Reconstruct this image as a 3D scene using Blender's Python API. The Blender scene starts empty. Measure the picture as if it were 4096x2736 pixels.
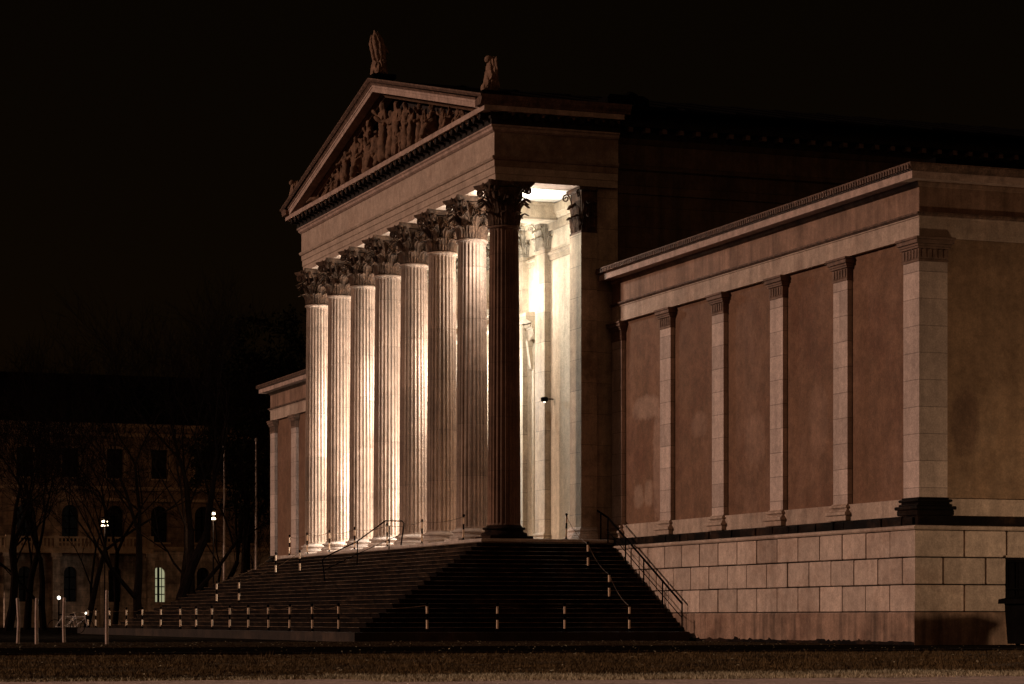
import bpy, bmesh, math, random
import numpy as np
from mathutils import Vector, Matrix
R = math.radians
random.seed(7)
S = bpy.context.scene
C = S.collection

# ------------------------------------------------------------------ helpers
class M:
    """collects verts / faces, build() links them as ONE mesh object"""
    def __init__(s): s.v = []; s.f = []
    def add(s, vs, fs):
        o = len(s.v); s.v += [tuple(p) for p in vs]; s.f += [tuple(i + o for i in f) for f in fs]; return s
    def box(s, x0, x1, y0, y1, z0, z1):
        if x0 > x1: x0, x1 = x1, x0
        if y0 > y1: y0, y1 = y1, y0
        return s.add([(x0,y0,z0),(x1,y0,z0),(x1,y1,z0),(x0,y1,z0),(x0,y0,z1),(x1,y0,z1),(x1,y1,z1),(x0,y1,z1)],
                     [(0,3,2,1),(4,5,6,7),(0,1,5,4),(1,2,6,5),(2,3,7,6),(3,0,4,7)])
    def bbox(s, x0, x1, y0, y1, z0, z1, b):
        """box with chamfered vertical and horizontal edges"""
        if x0 > x1: x0, x1 = x1, x0
        if y0 > y1: y0, y1 = y1, y0
        def ring(i, z):
            return [(x0+i+ (b if k in (0,) else 0), y0+i, z) for k in (0,)] 
        rings = []
        for z, i in ((z0, b), (z0+b, 0), (z1-b, 0), (z1, b)):
            a, c, d, e = x0+i, x1-i, y0+i, y1-i
            rings.append([(a,d,z),(c,d,z),(c,e,z),(a,e,z)])
        vs = [p for r in rings for p in r]; fs = [(3,2,1,0),(12,13,14,15)]
        for k in range(3):
            for j in range(4):
                fs.append((k*4+j, k*4+(j+1)%4, k*4+4+(j+1)%4, k*4+4+j))
        return s.add(vs, fs)
    def lathe(s, prof, cx=0, cy=0, n=24, a0=0):
        vs = []; fs = []
        for r, z in prof:
            for k in range(n):
                a = a0 + 2*math.pi*k/n; vs.append((cx+r*math.cos(a), cy+r*math.sin(a), z))
        m = len(prof)
        for i in range(m-1):
            for k in range(n):
                fs.append((i*n+k, i*n+(k+1)%n, (i+1)*n+(k+1)%n, (i+1)*n+k))
        fs.append(tuple(range(n-1,-1,-1))); fs.append(tuple((m-1)*n+k for k in range(n)))
        return s.add(vs, fs)
    def tube(s, pts, rad, n=6, cap=True):
        pts = [Vector(p) for p in pts]; m = len(pts)
        if not hasattr(rad, '__len__'): rad = [rad]*m
        vs = []; fs = []
        prev = None
        for i, p in enumerate(pts):
            d = (pts[min(i+1,m-1)] - pts[max(i-1,0)])
            d = d.normalized() if d.length > 1e-9 else Vector((0,0,1))
            if prev is None:
                u = d.cross(Vector((0,0,1)))
                if u.length < .05: u = d.cross(Vector((1,0,0)))
            else:
                u = prev - d*prev.dot(d)
            u.normalize(); prev = u; w = d.cross(u)
            for k in range(n):
                a = 2*math.pi*k/n; vs.append(p + (u*math.cos(a) + w*math.sin(a))*rad[i])
        for i in range(m-1):
            for k in range(n):
                fs.append((i*n+k, i*n+(k+1)%n, (i+1)*n+(k+1)%n, (i+1)*n+k))
        if cap: fs.append(tuple(range(n-1,-1,-1))); fs.append(tuple((m-1)*n+k for k in range(n)))
        return s.add(vs, fs)
    def prism(s, poly, axis, a, b):
        """poly in the two other axes, extruded along axis from a to b"""
        def P(u, v, t): return {'x':(t,u,v),'y':(u,t,v),'z':(u,v,t)}[axis]
        n = len(poly); vs = [P(u,v,a) for u,v in poly] + [P(u,v,b) for u,v in poly]
        fs = [tuple(range(n-1,-1,-1)), tuple(range(n,2*n))] + [(i,(i+1)%n,n+(i+1)%n,n+i) for i in range(n)]
        return s.add(vs, fs)
    def sweep(s, path, prof, closed=False):
        """prof = closed polygon of (outward offset, z) run along a plan path, outward = right of travel; mitred"""
        n = len(path); m = len(prof); vs = []
        for i, p in enumerate(path):
            a = path[i-1] if (i > 0 or closed) else None
            b = path[(i+1) % n] if (i < n-1 or closed) else None
            ns = []
            for q, r in ((a, p), (p, b)):
                if q is None or r is None: continue
                dx, dy = r[0]-q[0], r[1]-q[1]; l = math.hypot(dx, dy); ns.append((dy/l, -dx/l))
            if len(ns) == 2:
                k = 1 + ns[0][0]*ns[1][0] + ns[0][1]*ns[1][1]
                nx, ny = (ns[0][0]+ns[1][0])/k, (ns[0][1]+ns[1][1])/k
            else: nx, ny = ns[0]
            for o, z in prof: vs.append((p[0]+nx*o, p[1]+ny*o, z))
        fs = []
        for i in range(n if closed else n-1):
            j = (i+1) % n
            for k in range(m): fs.append((i*m+k, j*m+k, j*m+(k+1)%m, i*m+(k+1)%m))
        if not closed: fs.append(tuple(range(m-1,-1,-1))); fs.append(tuple((n-1)*m+k for k in range(m)))
        return s.add(vs, fs)
    def mirrored(s, c):
        o = M(); o.v = [(c*2-x, y, z) for x,y,z in s.v]; o.f = [tuple(reversed(f)) for f in s.f]; return o
    def build(s, name, mat, parent=None, smooth=False, bevel=0, loc=None):
        me = bpy.data.meshes.new(name); me.from_pydata(s.v, [], s.f); me.update()
        bm = bmesh.new(); bm.from_mesh(me); bmesh.ops.recalc_face_normals(bm, faces=bm.faces); bm.to_mesh(me); bm.free()
        if mat: me.materials.append(mat)
        o = bpy.data.objects.new(name, me); C.objects.link(o)
        if parent: o.parent = parent
        if loc: o.location = loc
        if smooth:
            for p in me.polygons: p.use_smooth = True
            try: me.set_sharp_from_angle(angle=R(38))
            except Exception: pass
        if bevel:
            b = o.modifiers.new('bevel','BEVEL'); b.width = bevel; b.segments = 1; b.limit_method = 'ANGLE'
        return o

def tag(o, label=None, cat=None, group=None, kind=None):
    if label: o['label'] = label
    if cat: o['category'] = cat
    if group: o['group'] = group
    if kind: o['kind'] = kind
    return o
def empty(name, loc=(0,0,0), rz=0, parent=None):
    o = bpy.data.objects.new(name, None); C.objects.link(o); o.location = loc; o.rotation_euler = (0,0,rz)
    o.empty_display_size = .3
    if parent: o.parent = parent
    return o
def kids(o): return [c for c in C.objects if c.parent == o]
def copy_tree(o, parent=None):
    c = o.copy(); C.objects.link(c); c.parent = parent
    for k in kids(o): copy_tree(k, c)
    return c

# ------------------------------------------------------------------ materials
def node_mat(name, col, rough=.85, var=.25, streak=.0, joint=0, jz=0., bump=.25, scale=1.2, spec=.25, metal=0., stain=None,
             grain=.20, joint_dark=.45, island=0, patch=None, flank=None, spots=None):
    m = bpy.data.materials.new(name); m.use_nodes = True; nt = m.node_tree; N = nt.nodes; L = nt.links
    b = N['Principled BSDF']; b.inputs['Roughness'].default_value = rough; b.inputs['Metallic'].default_value = metal
    b.inputs['Specular IOR Level'].default_value = spec
    geo = N.new('ShaderNodeNewGeometry'); pos = geo.outputs['Position']
    def noise(sc, det=6, vec=None, ro=.6):
        n = N.new('ShaderNodeTexNoise'); n.inputs['Scale'].default_value = sc; n.inputs['Detail'].default_value = det
        n.inputs['Roughness'].default_value = ro; L.new(vec or pos, n.inputs['Vector']); return n.outputs['Fac']
    def math_(op, a, bb, c=None):
        n = N.new('ShaderNodeMath'); n.operation = op
        for i, v in enumerate((a, bb, c)):
            if v is None: continue
            if isinstance(v, (int, float)): n.inputs[i].default_value = v
            else: L.new(v, n.inputs[i])
        return n.outputs[0]
    def rng(v, a, bb, c, d):
        n = N.new('ShaderNodeMapRange'); n.inputs[1].default_value = a; n.inputs[2].default_value = bb
        n.inputs[3].default_value = c; n.inputs[4].default_value = d; L.new(v, n.inputs[0]); return n.outputs[0]
    fac = rng(noise(scale, 8), .3, .7, 1-var, 1+var*.6)
    g = rng(noise(22, 4), .3, .7, 1-grain, 1+grain)
    fac = math_('MULTIPLY', fac, g)
    fac = math_('MULTIPLY', fac, rng(noise(5, 5), .3, .7, 1-grain*.8, 1+grain*.8))
    bumpsrc = math_('ADD', noise(6, 8), math_('MULTIPLY', noise(30, 3), .5))
    if streak:
        mp = N.new('ShaderNodeMapping'); mp.inputs['Scale'].default_value = (2.6, 2.6, .16); L.new(pos, mp.inputs['Vector'])
        st = rng(noise(1.0, 7, mp.outputs[0], .65), .42, .68, 1+streak*.25, 1-streak)
        fac = math_('MULTIPLY', fac, st)
    if joint:
        sx = N.new('ShaderNodeSeparateXYZ'); L.new(pos, sx.inputs[0])
        z = math_('ADD', sx.outputs['Z'], -jz + 100*joint)
        fr = math_('FRACT', math_('DIVIDE', z, joint), None)
        w = .022/joint
        j = math_('LESS_THAN', fr, w)
        fac = math_('MULTIPLY', fac, math_('SUBTRACT', 1, math_('MULTIPLY', j, joint_dark)))
        # each course its own tone
        fl = math_('FLOOR', math_('DIVIDE', z, joint), None)
        wn = N.new('ShaderNodeTexWhiteNoise'); wn.noise_dimensions = '2D'
        cb = N.new('ShaderNodeCombineXYZ'); L.new(fl, cb.inputs[0])
        xr = math_('FLOOR', math_('DIVIDE', math_('ADD', sx.outputs['X'], math_('MULTIPLY', sx.outputs['Y'], .31)), 1.9), None)
        L.new(xr, cb.inputs[1]); L.new(cb.outputs[0], wn.inputs['Vector'])
        fac = math_('MULTIPLY', fac, rng(wn.outputs['Value'], 0, 1, .80, 1.12))
        bumpsrc = math_('SUBTRACT', bumpsrc, math_('MULTIPLY', j, 1.5))
    if island:
        fac = math_('MULTIPLY', fac, rng(geo.outputs['Random Per Island'], 0, 1, 1-island, 1+island*.5))
    rgb = N.new('ShaderNodeRGB'); rgb.outputs[0].default_value = (*col, 1)
    mul = N.new('ShaderNodeVectorMath'); mul.operation = 'SCALE'
    base = rgb.outputs[0]
    if stain:
        mx = N.new('ShaderNodeMix'); mx.data_type = 'RGBA'
        mx.inputs[7].default_value = (*stain, 1); L.new(base, mx.inputs[6])
        L.new(rng(noise(.45, 9, None, .7), .50, .66, 0, .75), mx.inputs[0]); base = mx.outputs[2]
    if flank:       # darkens the right flank: weaker light there put into the colour
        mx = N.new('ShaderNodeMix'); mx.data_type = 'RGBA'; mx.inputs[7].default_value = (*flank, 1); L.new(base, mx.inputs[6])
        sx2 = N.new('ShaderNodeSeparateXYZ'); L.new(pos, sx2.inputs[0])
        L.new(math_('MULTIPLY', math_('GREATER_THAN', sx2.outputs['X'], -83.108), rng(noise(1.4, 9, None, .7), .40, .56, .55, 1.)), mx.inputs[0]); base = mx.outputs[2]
    if patch:       # pale bloom: soft lighter clouds with ragged spots
        mx = N.new('ShaderNodeMix'); mx.data_type = 'RGBA'
        mx.inputs[7].default_value = (*patch, 1); L.new(base, mx.inputs[6])
        mp = N.new('ShaderNodeMapping'); mp.inputs['Location'].default_value = (7.3, 2.2, 4.1); mp.inputs['Scale'].default_value = (1, 1, .6); L.new(pos, mp.inputs['Vector'])
        L.new(rng(noise(.38, 10, mp.outputs[0], .72), .50, .72, 0, .8), mx.inputs[0]); base = mx.outputs[2]
    for (a0, z0, ra, rz, st_, ccol, axis_) in (spots or ()):    # old repairs and blooms with soft ragged edges
        sx3 = N.new('ShaderNodeSeparateXYZ'); L.new(pos, sx3.inputs[0])
        u = math_('ABSOLUTE', math_('DIVIDE', math_('SUBTRACT', sx3.outputs[axis_], a0), ra), None)
        v = math_('ABSOLUTE', math_('DIVIDE', math_('SUBTRACT', sx3.outputs['Z'], z0), rz), None)
        d = math_('ADD', math_('POWER', u, 2.6), math_('POWER', v, 2.6))
        d = math_('ADD', d, math_('MULTIPLY', math_('SUBTRACT', noise(2.6, 9, None, .75), .5), 3.2))
        mx = N.new('ShaderNodeMix'); mx.data_type = 'RGBA'; mx.inputs[7].default_value = (*ccol, 1); L.new(base, mx.inputs[6])
        L.new(rng(d, .5, 1.5, st_, 0), mx.inputs[0]); base = mx.outputs[2]
    L.new(base, mul.inputs[0]); L.new(fac, mul.inputs['Scale']); L.new(mul.outputs[0], b.inputs['Base Color'])
    bp = N.new('ShaderNodeBump'); bp.inputs['Strength'].default_value = bump; bp.inputs['Distance'].default_value = .03
    L.new(bumpsrc, bp.inputs['Height']); L.new(bp.outputs[0], b.inputs['Normal'])
    return m
def emit_mat(name, col, st, pattern=False):
    m = bpy.data.materials.new(name); m.use_nodes = True; nt = m.node_tree; b = nt.nodes['Principled BSDF']
    b.inputs['Base Color'].default_value = (.1,.1,.1,1)
    b.inputs['Emission Color'].default_value = (*col,1); b.inputs['Emission Strength'].default_value = st
    return m

mt = {}
mt['block']   = node_mat('block_stone', (.50,.37,.30), var=.2, streak=.2, bump=.5, stain=(.36,.235,.175), island=.22)
mt['stone']   = node_mat('pale_stone', (.50,.37,.315), var=.18, streak=.15, joint=.74, jz=3.56, bump=.4)
mt['entab']   = node_mat('portico_entablature_stone', (.42,.305,.24), var=.22, streak=.10, bump=.6, stain=(.30,.20,.15), flank=(.20,.125,.085))  # flank tone: shade painted into the right side
mt['archi']   = node_mat('architrave_stone', (.42,.305,.24), var=.22, streak=.25, bump=.45, stain=(.3,.19,.14))
mt['frieze']  = node_mat('frieze_plaster', (.25,.145,.10), var=.25, streak=.4, bump=.3, stain=(.15,.08,.05))
mt['plaster'] = node_mat('red_brown_plaster', (.172,.088,.052), var=.22, streak=.10, bump=.3, scale=1.7, stain=(.125,.054,.032), patch=(.235,.128,.086), spots=[(-80.3,8.0,1.1,.4,.6,(.34,.22,.165),'X'),(-79.35,6.2,.35,1.9,.6,(.32,.20,.15),'X'),(-81.0,4.95,.4,.4,.55,(.36,.24,.18),'X'),(-80.1,5.05,.35,.45,.5,(.36,.24,.18),'X'),(-71.7,6.3,.7,.8,.45,(.28,.165,.115),'X'),(-67.4,6.6,.6,1.0,.35,(.28,.165,.115),'X'),(-75.9,7.1,.6,.4,.5,(.29,.175,.125),'X')])
mt['endpl']   = node_mat('tan_end_wall_plaster', (.25,.150,.090), var=.25, streak=.15, bump=.3, scale=1.2, stain=(.16,.09,.05), patch=(.32,.21,.14), spots=[(35.9,6.2,.42,.9,.7,(.13,.07,.045),'Y')])
mt['baseb']   = node_mat('base_stone', (.28,.17,.12), var=.3, streak=.6, bump=.45, stain=(.14,.07,.045))
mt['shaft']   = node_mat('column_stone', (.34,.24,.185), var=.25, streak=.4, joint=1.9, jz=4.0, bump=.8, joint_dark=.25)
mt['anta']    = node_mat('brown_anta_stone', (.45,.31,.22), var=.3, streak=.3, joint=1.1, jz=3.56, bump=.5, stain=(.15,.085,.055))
mt['shaftd']  = node_mat('dark_column_stone', (.17,.092,.060), var=.35, streak=.4, joint=1.9, jz=4.0, bump=.5, joint_dark=.3)  # darker stone tone for the corner column shaft
mt['cbase']   = node_mat('column_base_stone', (.44,.35,.30), var=.3, streak=.1, bump=.5)
mt['cap']     = node_mat('dark_capital_stone', (.085,.046,.028), var=.7, bump=1., scale=3, grain=.4)  # dark mottled tone for the carved capitals
mt['pcap']    = node_mat('pilaster_capital_stone', (.17,.10,.072), var=.4, bump=.6, scale=3)
mt['dark']    = node_mat('blackened_stone', (.008,.005,.004), var=.8, bump=.6, stain=(.06,.03,.018), scale=1.0, spec=.05)
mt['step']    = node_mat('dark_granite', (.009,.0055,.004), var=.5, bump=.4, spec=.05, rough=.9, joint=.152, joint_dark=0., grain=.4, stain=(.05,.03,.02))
mt['nose']    = node_mat('nosing_highlight_granite', (.095,.052,.028), var=1., bump=.3, rough=.7, spec=.1, grain=.4, scale=2.2)  # paler than the risers: light caught on step edges put into the colour
mt['statue']  = node_mat('sculpture_stone', (.215,.120,.078), var=.45, bump=.8, scale=4)
mt['relief']  = node_mat('relief_stone', (.165,.085,.050), var=.5, bump=.8, scale=4)
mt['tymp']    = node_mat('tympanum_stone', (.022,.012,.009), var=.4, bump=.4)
mt['corn']    = node_mat('cornice_stone', (.40,.27,.22), var=.35, streak=.1, bump=.8, scale=3)
mt['sima']    = node_mat('gutter_stone', (.13,.072,.050), var=.5, bump=1., scale=4, grain=.4)
mt['modil']   = node_mat('near_black_stone', (.020,.012,.009), var=.7, bump=.6, scale=4)  # very dark tone for bed moulding, modillions and rear cornice
mt['roof']    = node_mat('dark_roof_metal', (.005,.004,.0035), spec=.0, rough=.95, var=.3, bump=.1)
mt['attic']   = node_mat('dark_attic_wall', (.10,.058,.036), var=.35, streak=.4, joint=.74, bump=.3)  # dark tone stands in for light fading towards the upper walls
mt['inner']   = node_mat('interior_plaster', (.50,.43,.33), var=.14, streak=.18, bump=.25)
mt['inpil']   = node_mat('interior_stone', (.35,.285,.205), var=.2, streak=.25, joint=1.1, bump=.3, stain=(.33,.26,.20))
mt['incap']   = node_mat('interior_capital_stone', (.20,.17,.13), var=.5, bump=.7, scale=4)
mt['ceil']    = node_mat('white_ceiling', (.70,.67,.60), var=.04, bump=.05)
mt['iron']    = node_mat('black_iron', (.005,.004,.004), rough=1., var=.2, bump=.05, spec=.0)
mt['band']    = node_mat('reflective_band', (.72,.50,.34), rough=.4, var=.2, bump=.1, spec=.5)
mt['stake']   = node_mat('pale_wood_stake', (.55,.40,.34), var=.25, bump=.4, scale=6)
mt['bark']    = node_mat('dark_bark', (.008,.005,.004), var=.4, bump=.6, scale=5, spec=0.)
mt['leaf']    = node_mat('dark_foliage', (.010,.009,.005), var=.5, bump=0, spec=0.)
mt['asph']    = node_mat('asphalt', (.010,.007,.005), var=.4, bump=.3, scale=.6, grain=.3, spec=.0)
mt['vergem']  = node_mat('dark_worn_verge', (.045,.026,.013), var=.7, bump=.9, scale=.5, grain=.4, spec=.0, patch=(.075,.045,.025))
mt['gravel']  = node_mat('pale_gravel', (.80,.60,.52), var=.3, bump=.7, scale=2, grain=.35)
mt['turf']    = node_mat('dry_turf', (.13,.083,.040), var=.7, bump=.9, scale=.35, grain=.4, stain=(.05,.028,.012), patch=(.20,.14,.07))
mt['kerb']    = node_mat('kerb_stone', (.028,.017,.012), var=.5, bump=.6, joint=0, stain=(.02,.012,.008), patch=(.085,.05,.032))
mt['bwall']   = node_mat('old_building_wall', (.40,.245,.155), var=.6, streak=.3, joint=.55, bump=.6, stain=(.08,.04,.025))
mt['blow']    = node_mat('old_building_ground_floor', (.80,.58,.45), var=.6, streak=.4, joint=.6, bump=.6, stain=(.14,.08,.055))  # paler than the upper floors: stronger light low down put into the colour
mt['btrim']   = node_mat('old_building_trim', (.60,.39,.25), var=.35, bump=.6)
mt['glass']   = node_mat('dark_window_glass', (.004,.004,.005), rough=.25, var=.1, bump=0, spec=.3)
mt['wood']    = node_mat('dark_door_wood', (.05,.03,.02), var=.3, bump=.3)
mt['lampglow']= emit_mat('lamp_glow', (1.,.86,.66), 30)
mt['street']  = emit_mat('street_lamp_glow', (1.,.74,.46), 9)
mt['winglow'] = emit_mat('lit_window_glow', (.86,.84,.50), .38)
mt['dotglow'] = emit_mat('small_lamp_glow', (1.,.92,.74), 3)

# ------------------------------------------------------------------ camera
TH = R(20.25); FPX = 10130.
cam_d = bpy.data.cameras.new('camera'); cam = bpy.data.objects.new('camera', cam_d); C.objects.link(cam)
cam.location = (0, 0, .72)
fw = Vector((-math.cos(TH), math.sin(TH), 0))
cam.rotation_euler = fw.to_track_quat('-Z', 'Y').to_euler()
cam_d.sensor_width = 36; cam_d.sensor_fit = 'HORIZONTAL'; cam_d.lens = 36*FPX/4096
cam_d.shift_y = (2475-1368)/4096; cam_d.clip_end = 3000; cam_d.clip_start = .1
S.camera = cam
def at(px, w):      # plan position of a column of the photo (4096 wide) at depth w
    r = (px-2048)*w/FPX
    return (-w*math.cos(TH)+r*math.sin(TH), w*math.sin(TH)+r*math.cos(TH))

# ------------------------------------------------------------------ light
SUN_EL, SUN_AZ = R(15), R(15)     # light comes from the lower left of the facade (azimuth from -Y towards -X)
to_sun = Vector((-math.sin(SUN_AZ)*math.cos(SUN_EL), -math.cos(SUN_AZ)*math.cos(SUN_EL), math.sin(SUN_EL)))
sd = bpy.data.lights.new('sun', 'SUN'); so = bpy.data.objects.new('sun', sd); C.objects.link(so)
sd.energy = 1.6; sd.angle = R(1.2); sd.color = (1., .69, .525)
so.rotation_euler = to_sun.to_track_quat('Z', 'Y').to_euler(); so.location = (-60, -20, 30)
W = bpy.data.worlds.new('World'); S.world = W; W.use_nodes = True
nt = W.node_tree; N = nt.nodes; L = nt.links; bg = N['Background']
sky = N.new('ShaderNodeTexSky'); sky.sky_type = 'NISHITA'; sky.sun_disc = False
sky.sun_elevation = SUN_EL; sky.sun_rotation = math.atan2(to_sun.x, to_sun.y)
tint = N.new('ShaderNodeMix'); tint.data_type = 'RGBA'; tint.blend_type = 'MULTIPLY'; tint.inputs[0].default_value = 1
tint.inputs[7].default_value = (.0125, .0050, .0016, 1); L.new(sky.outputs[0], tint.inputs[6])
tc = N.new('ShaderNodeTexCoord')
# glow lobe added to the sky to light the right-facing walls
gd = Vector((.93, -.30, .22)).normalized()
dot = N.new('ShaderNodeVectorMath'); dot.operation = 'DOT_PRODUCT'; dot.inputs[1].default_value = gd
L.new(tc.outputs['Generated'], dot.inputs[0])
mx_ = N.new('ShaderNodeMath'); mx_.operation = 'MAXIMUM'; mx_.inputs[1].default_value = 0; L.new(dot.outputs['Value'], mx_.inputs[0])
pw = N.new('ShaderNodeMath'); pw.operation = 'POWER'; pw.inputs[1].default_value = 7; L.new(mx_.outputs[0], pw.inputs[0])
gl = N.new('ShaderNodeVectorMath'); gl.operation = 'SCALE'; gl.inputs[0].default_value = (2.5, 1.42, .76)
L.new(pw.outputs[0], gl.inputs['Scale'])
ad = N.new('ShaderNodeVectorMath'); ad.operation = 'ADD'; L.new(tint.outputs[2], ad.inputs[0]); L.new(gl.outputs[0], ad.inputs[1])
L.new(ad.outputs[0], bg.inputs['Color']); bg.inputs['Strength'].default_value = .1

# ------------------------------------------------------------------ ground
def sheet(name, x0, x1, y0, y1, z, mat, nx=1, ny=1, amp=0):
    m = M(); vs = []; fs = []
    for j in range(ny+1):
        for i in range(nx+1):
            vs.append((x0+(x1-x0)*i/nx, y0+(y1-y0)*j/ny, z+(random.uniform(-amp,amp) if amp else 0)))
    for j in range(ny):
        for i in range(nx):
            a = j*(nx+1)+i; fs.append((a,a+1,a+nx+2,a+nx+1))
    m.add(vs, fs); o = m.build(name, mat); tag(o, kind='structure'); return o
sheet('ground', -900, 700, -700, 900, -.004, mt['asph'])
sheet('lawn', -48.6, -28.9, -60, 120, .0, mt['turf'])
sheet('gravel_path', -28.9, -14, -60, 120, .006, mt['gravel'])
sheet('road', -62.4, -48.6, -60, 160, .002, mt['asph'])
sheet('verge', -76, -62.4, -60, 33.5, .004, mt['vergem'])
# grass blades (stuff nobody could count)
def grass(name, n, xr, yr, h, mat, seed, dens=None):
    rg = np.random.default_rng(seed)
    x = rg.uniform(*xr, n); y = rg.uniform(*yr, n)
    w = -x*math.cos(TH) + y*math.sin(TH); r = x*math.sin(TH) + y*math.cos(TH)
    ok = (np.abs(r/w) < .235) & (w > 28)
    clump = np.sin(x*1.7+np.sin(y*.9)*2)+np.sin(y*2.3+np.cos(x*1.3)*2)+rg.normal(0, .8, n)
    ok &= clump > -1.1
    x = x[ok]; y = y[ok]; clump = clump[ok]; k = len(x)
    hh = h*(rg.uniform(.4, 1.1, k)+.15*clump); a = rg.uniform(0, 2*math.pi, k); wd = .005 + .006*rg.random(k)
    lx = rg.normal(0, .5, k)*hh; ly = rg.normal(0, .5, k)*hh
    V = np.zeros((k, 3, 3))
    V[:,0] = np.stack([x-np.cos(a)*wd, y-np.sin(a)*wd, np.zeros(k)], 1)
    V[:,1] = np.stack([x+np.cos(a)*wd, y+np.sin(a)*wd, np.zeros(k)], 1)
    V[:,2] = np.stack([x+lx, y+ly, hh], 1)
    me = bpy.data.meshes.new(name); me.vertices.add(3*k); me.vertices.foreach_set('co', V.reshape(-1))
    me.loops.add(3*k); me.loops.foreach_set('vertex_index', np.arange(3*k)); me.polygons.add(k)
    me.polygons.foreach_set('loop_start', np.arange(k)*3); me.polygons.foreach_set('loop_total', np.full(k, 3))
    me.update(); me.validate(); me.materials.append(mat)
    o = bpy.data.objects.new(name, me); C.objects.link(o); tag(o, kind='stuff'); return o
mt['vblade'] = node_mat('dark_verge_blades', (.05,.030,.013), var=.6, bump=0, scale=.8)
mt['blade'] = node_mat('dry_grass_blades', (.125,.073,.027), var=.6, bump=0, scale=.8, stain=(.045,.028,.011))
g = grass('grass', 260000, (-48.6, -28.7), (-2, 33), .035, mt['blade'], 3); tag(g, 'short dry brown grass of the lawn in front of the steps', 'grass')
g = grass('grass', 9000, (-47, -29.5), (0, 33), .11, mt['blade'], 21); tag(g, 'taller ragged tufts of dry grass standing out of the lawn', 'grass')
g = grass('grass', 60000, (-76, -62.4), (2, 33), .03, mt['vblade'], 4); tag(g, 'dark grass strip along the foot of the steps and stakes', 'grass')

mt['paleblade'] = node_mat('pale_straw_grass', (.50,.42,.28), var=.5, bump=0, scale=1.5, stain=(.22,.16,.08))
g = grass('grass', 26000, (-30.0, -27.2), (8.5, 20), .05, mt['paleblade'], 9); tag(g, 'pale straw coloured grass overgrowing the gravel edge at lower right', 'grass')
g = grass('grass', 9000, (-30.0, -28.6), (0, 14), .035, mt['paleblade'], 10); tag(g, 'sparse pale grass along the gravel edge at lower left', 'grass')
def litter(n, xr, yr, seed):
    rg = random.Random(seed); m = M()
    for _ in range(n):
        x, y = rg.uniform(*xr), rg.uniform(*yr); a = rg.uniform(0, 6.28); s_ = rg.uniform(.02, .05); t = rg.uniform(-.5, .9)
        c, d = math.cos(a)*s_, math.sin(a)*s_
        m.add([(x-c, y-d, .03),(x+d*.5, y-c*.5, .035+abs(t)*s_*.5),(x+c, y+d, .03+t*s_ if t > 0 else .03),(x-d*.5, y+c*.5, .045)], [(0,1,2,3)])
    return m
o = litter(700, (-75, -29.2), (3, 33), 4).build('fallen_leaves', mt['paleblade']); tag(o, 'scattered small pale fallen leaves on the lawn', 'fallen leaves', kind='stuff')
# kerb stones along the far edge of the lawn, laid end to end
m = M(); rk = random.Random(2); yy = -6.
while yy < 40:
    l = rk.uniform(.8, 1.1); m.bbox(-48.75+rk.uniform(-.01,.01), -48.6, yy+.01, yy+l-.01, -.01, .05+rk.uniform(0,.015), .012); yy += l
tag(m.build('kerb', mt['kerb']), kind='structure')
# ------------------------------------------------------------------ museum
CX_ = -95.65; XR = -83.1; XL = -108.2; YF = 30.0
mus = empty('museum_building', (CX_, 40, 0))
MI = Matrix.Translation((-CX_, -40, 0))
def B(m, name, mat, parent=None, **k):
    """build m (world coordinates) as a part of the museum"""
    o = m.build(name, mat, **k); o.parent = parent or mus
    o.matrix_parent_inverse = MI if parent is None else Matrix.Identity(4)
    return o
tag(mus, 'stone temple front museum with eight fluted columns, sculpted pediment and long pilastered wings', 'museum')

# --- podium of the portico
m = M(); m.box(-108.9, -82.45, 29.35, 40, 0, 3.42); B(m, 'podium_core', mt['dark'])
m = M(); m.bbox(-109.0, -82.35, 29.25, 34.25, 3.38, 3.5, .02); B(m, 'portico_floor', mt['cbase'])

# --- columns
def fluted_shaft():
    zs = [3.98, 4.05, 4.1, 5.5, 7.5, 9.5, 11.5, 13.0, 14.30, 14.36, 14.42]
    n = 24; vs = []; fs = []; per = 6
    for iz, z in enumerate(zs):
        t = (z-4.1)/(14.4-4.1); rr = .585 - .075*max(0, t)**1.6
        fl = 1.0
        if iz in (0, len(zs)-1): fl = 0
        if iz in (1, len(zs)-2): fl = .35
        if iz == 0: rr *= 1.05
        if iz == len(zs)-1: rr *= 1.06
        for k in range(n):
            for j in range(per):
                u = j/per; a = 2*math.pi*(k+u)/n
                # narrow fillet then a round flute
                d = 0 if u < .17 else math.sin(math.pi*(u-.17)/.83)
                r = rr*(1 - .085*fl*d)
                vs.append((r*math.cos(a), r*math.sin(a), z))
    c = n*per
    for i in range(len(zs)-1):
        for k in range(c): fs.append((i*c+k, i*c+(k+1)%c, (i+1)*c+(k+1)%c, (i+1)*c+k))
    m = M(); m.add(vs, fs)
    m.lathe([(.50,14.40),(.575,14.42),(.595,14.46),(.575,14.50),(.50,14.52)], n=48)
    return m
def attic_base():
    m = M(); m.bbox(-.80, .80, -.80, .80, 3.5, 3.62, .015)
    pr = [(.79,3.62),(.82,3.66),(.82,3.70),(.79,3.745),(.735,3.75),(.70,3.765),(.675,3.80),(.685,3.835),(.71,3.85),(.745,3.855),
          (.765,3.88),(.745,3.925),(.69,3.93),(.64,3.95),(.61,4.0)]
    m.lathe(pr, n=48); return m
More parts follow.
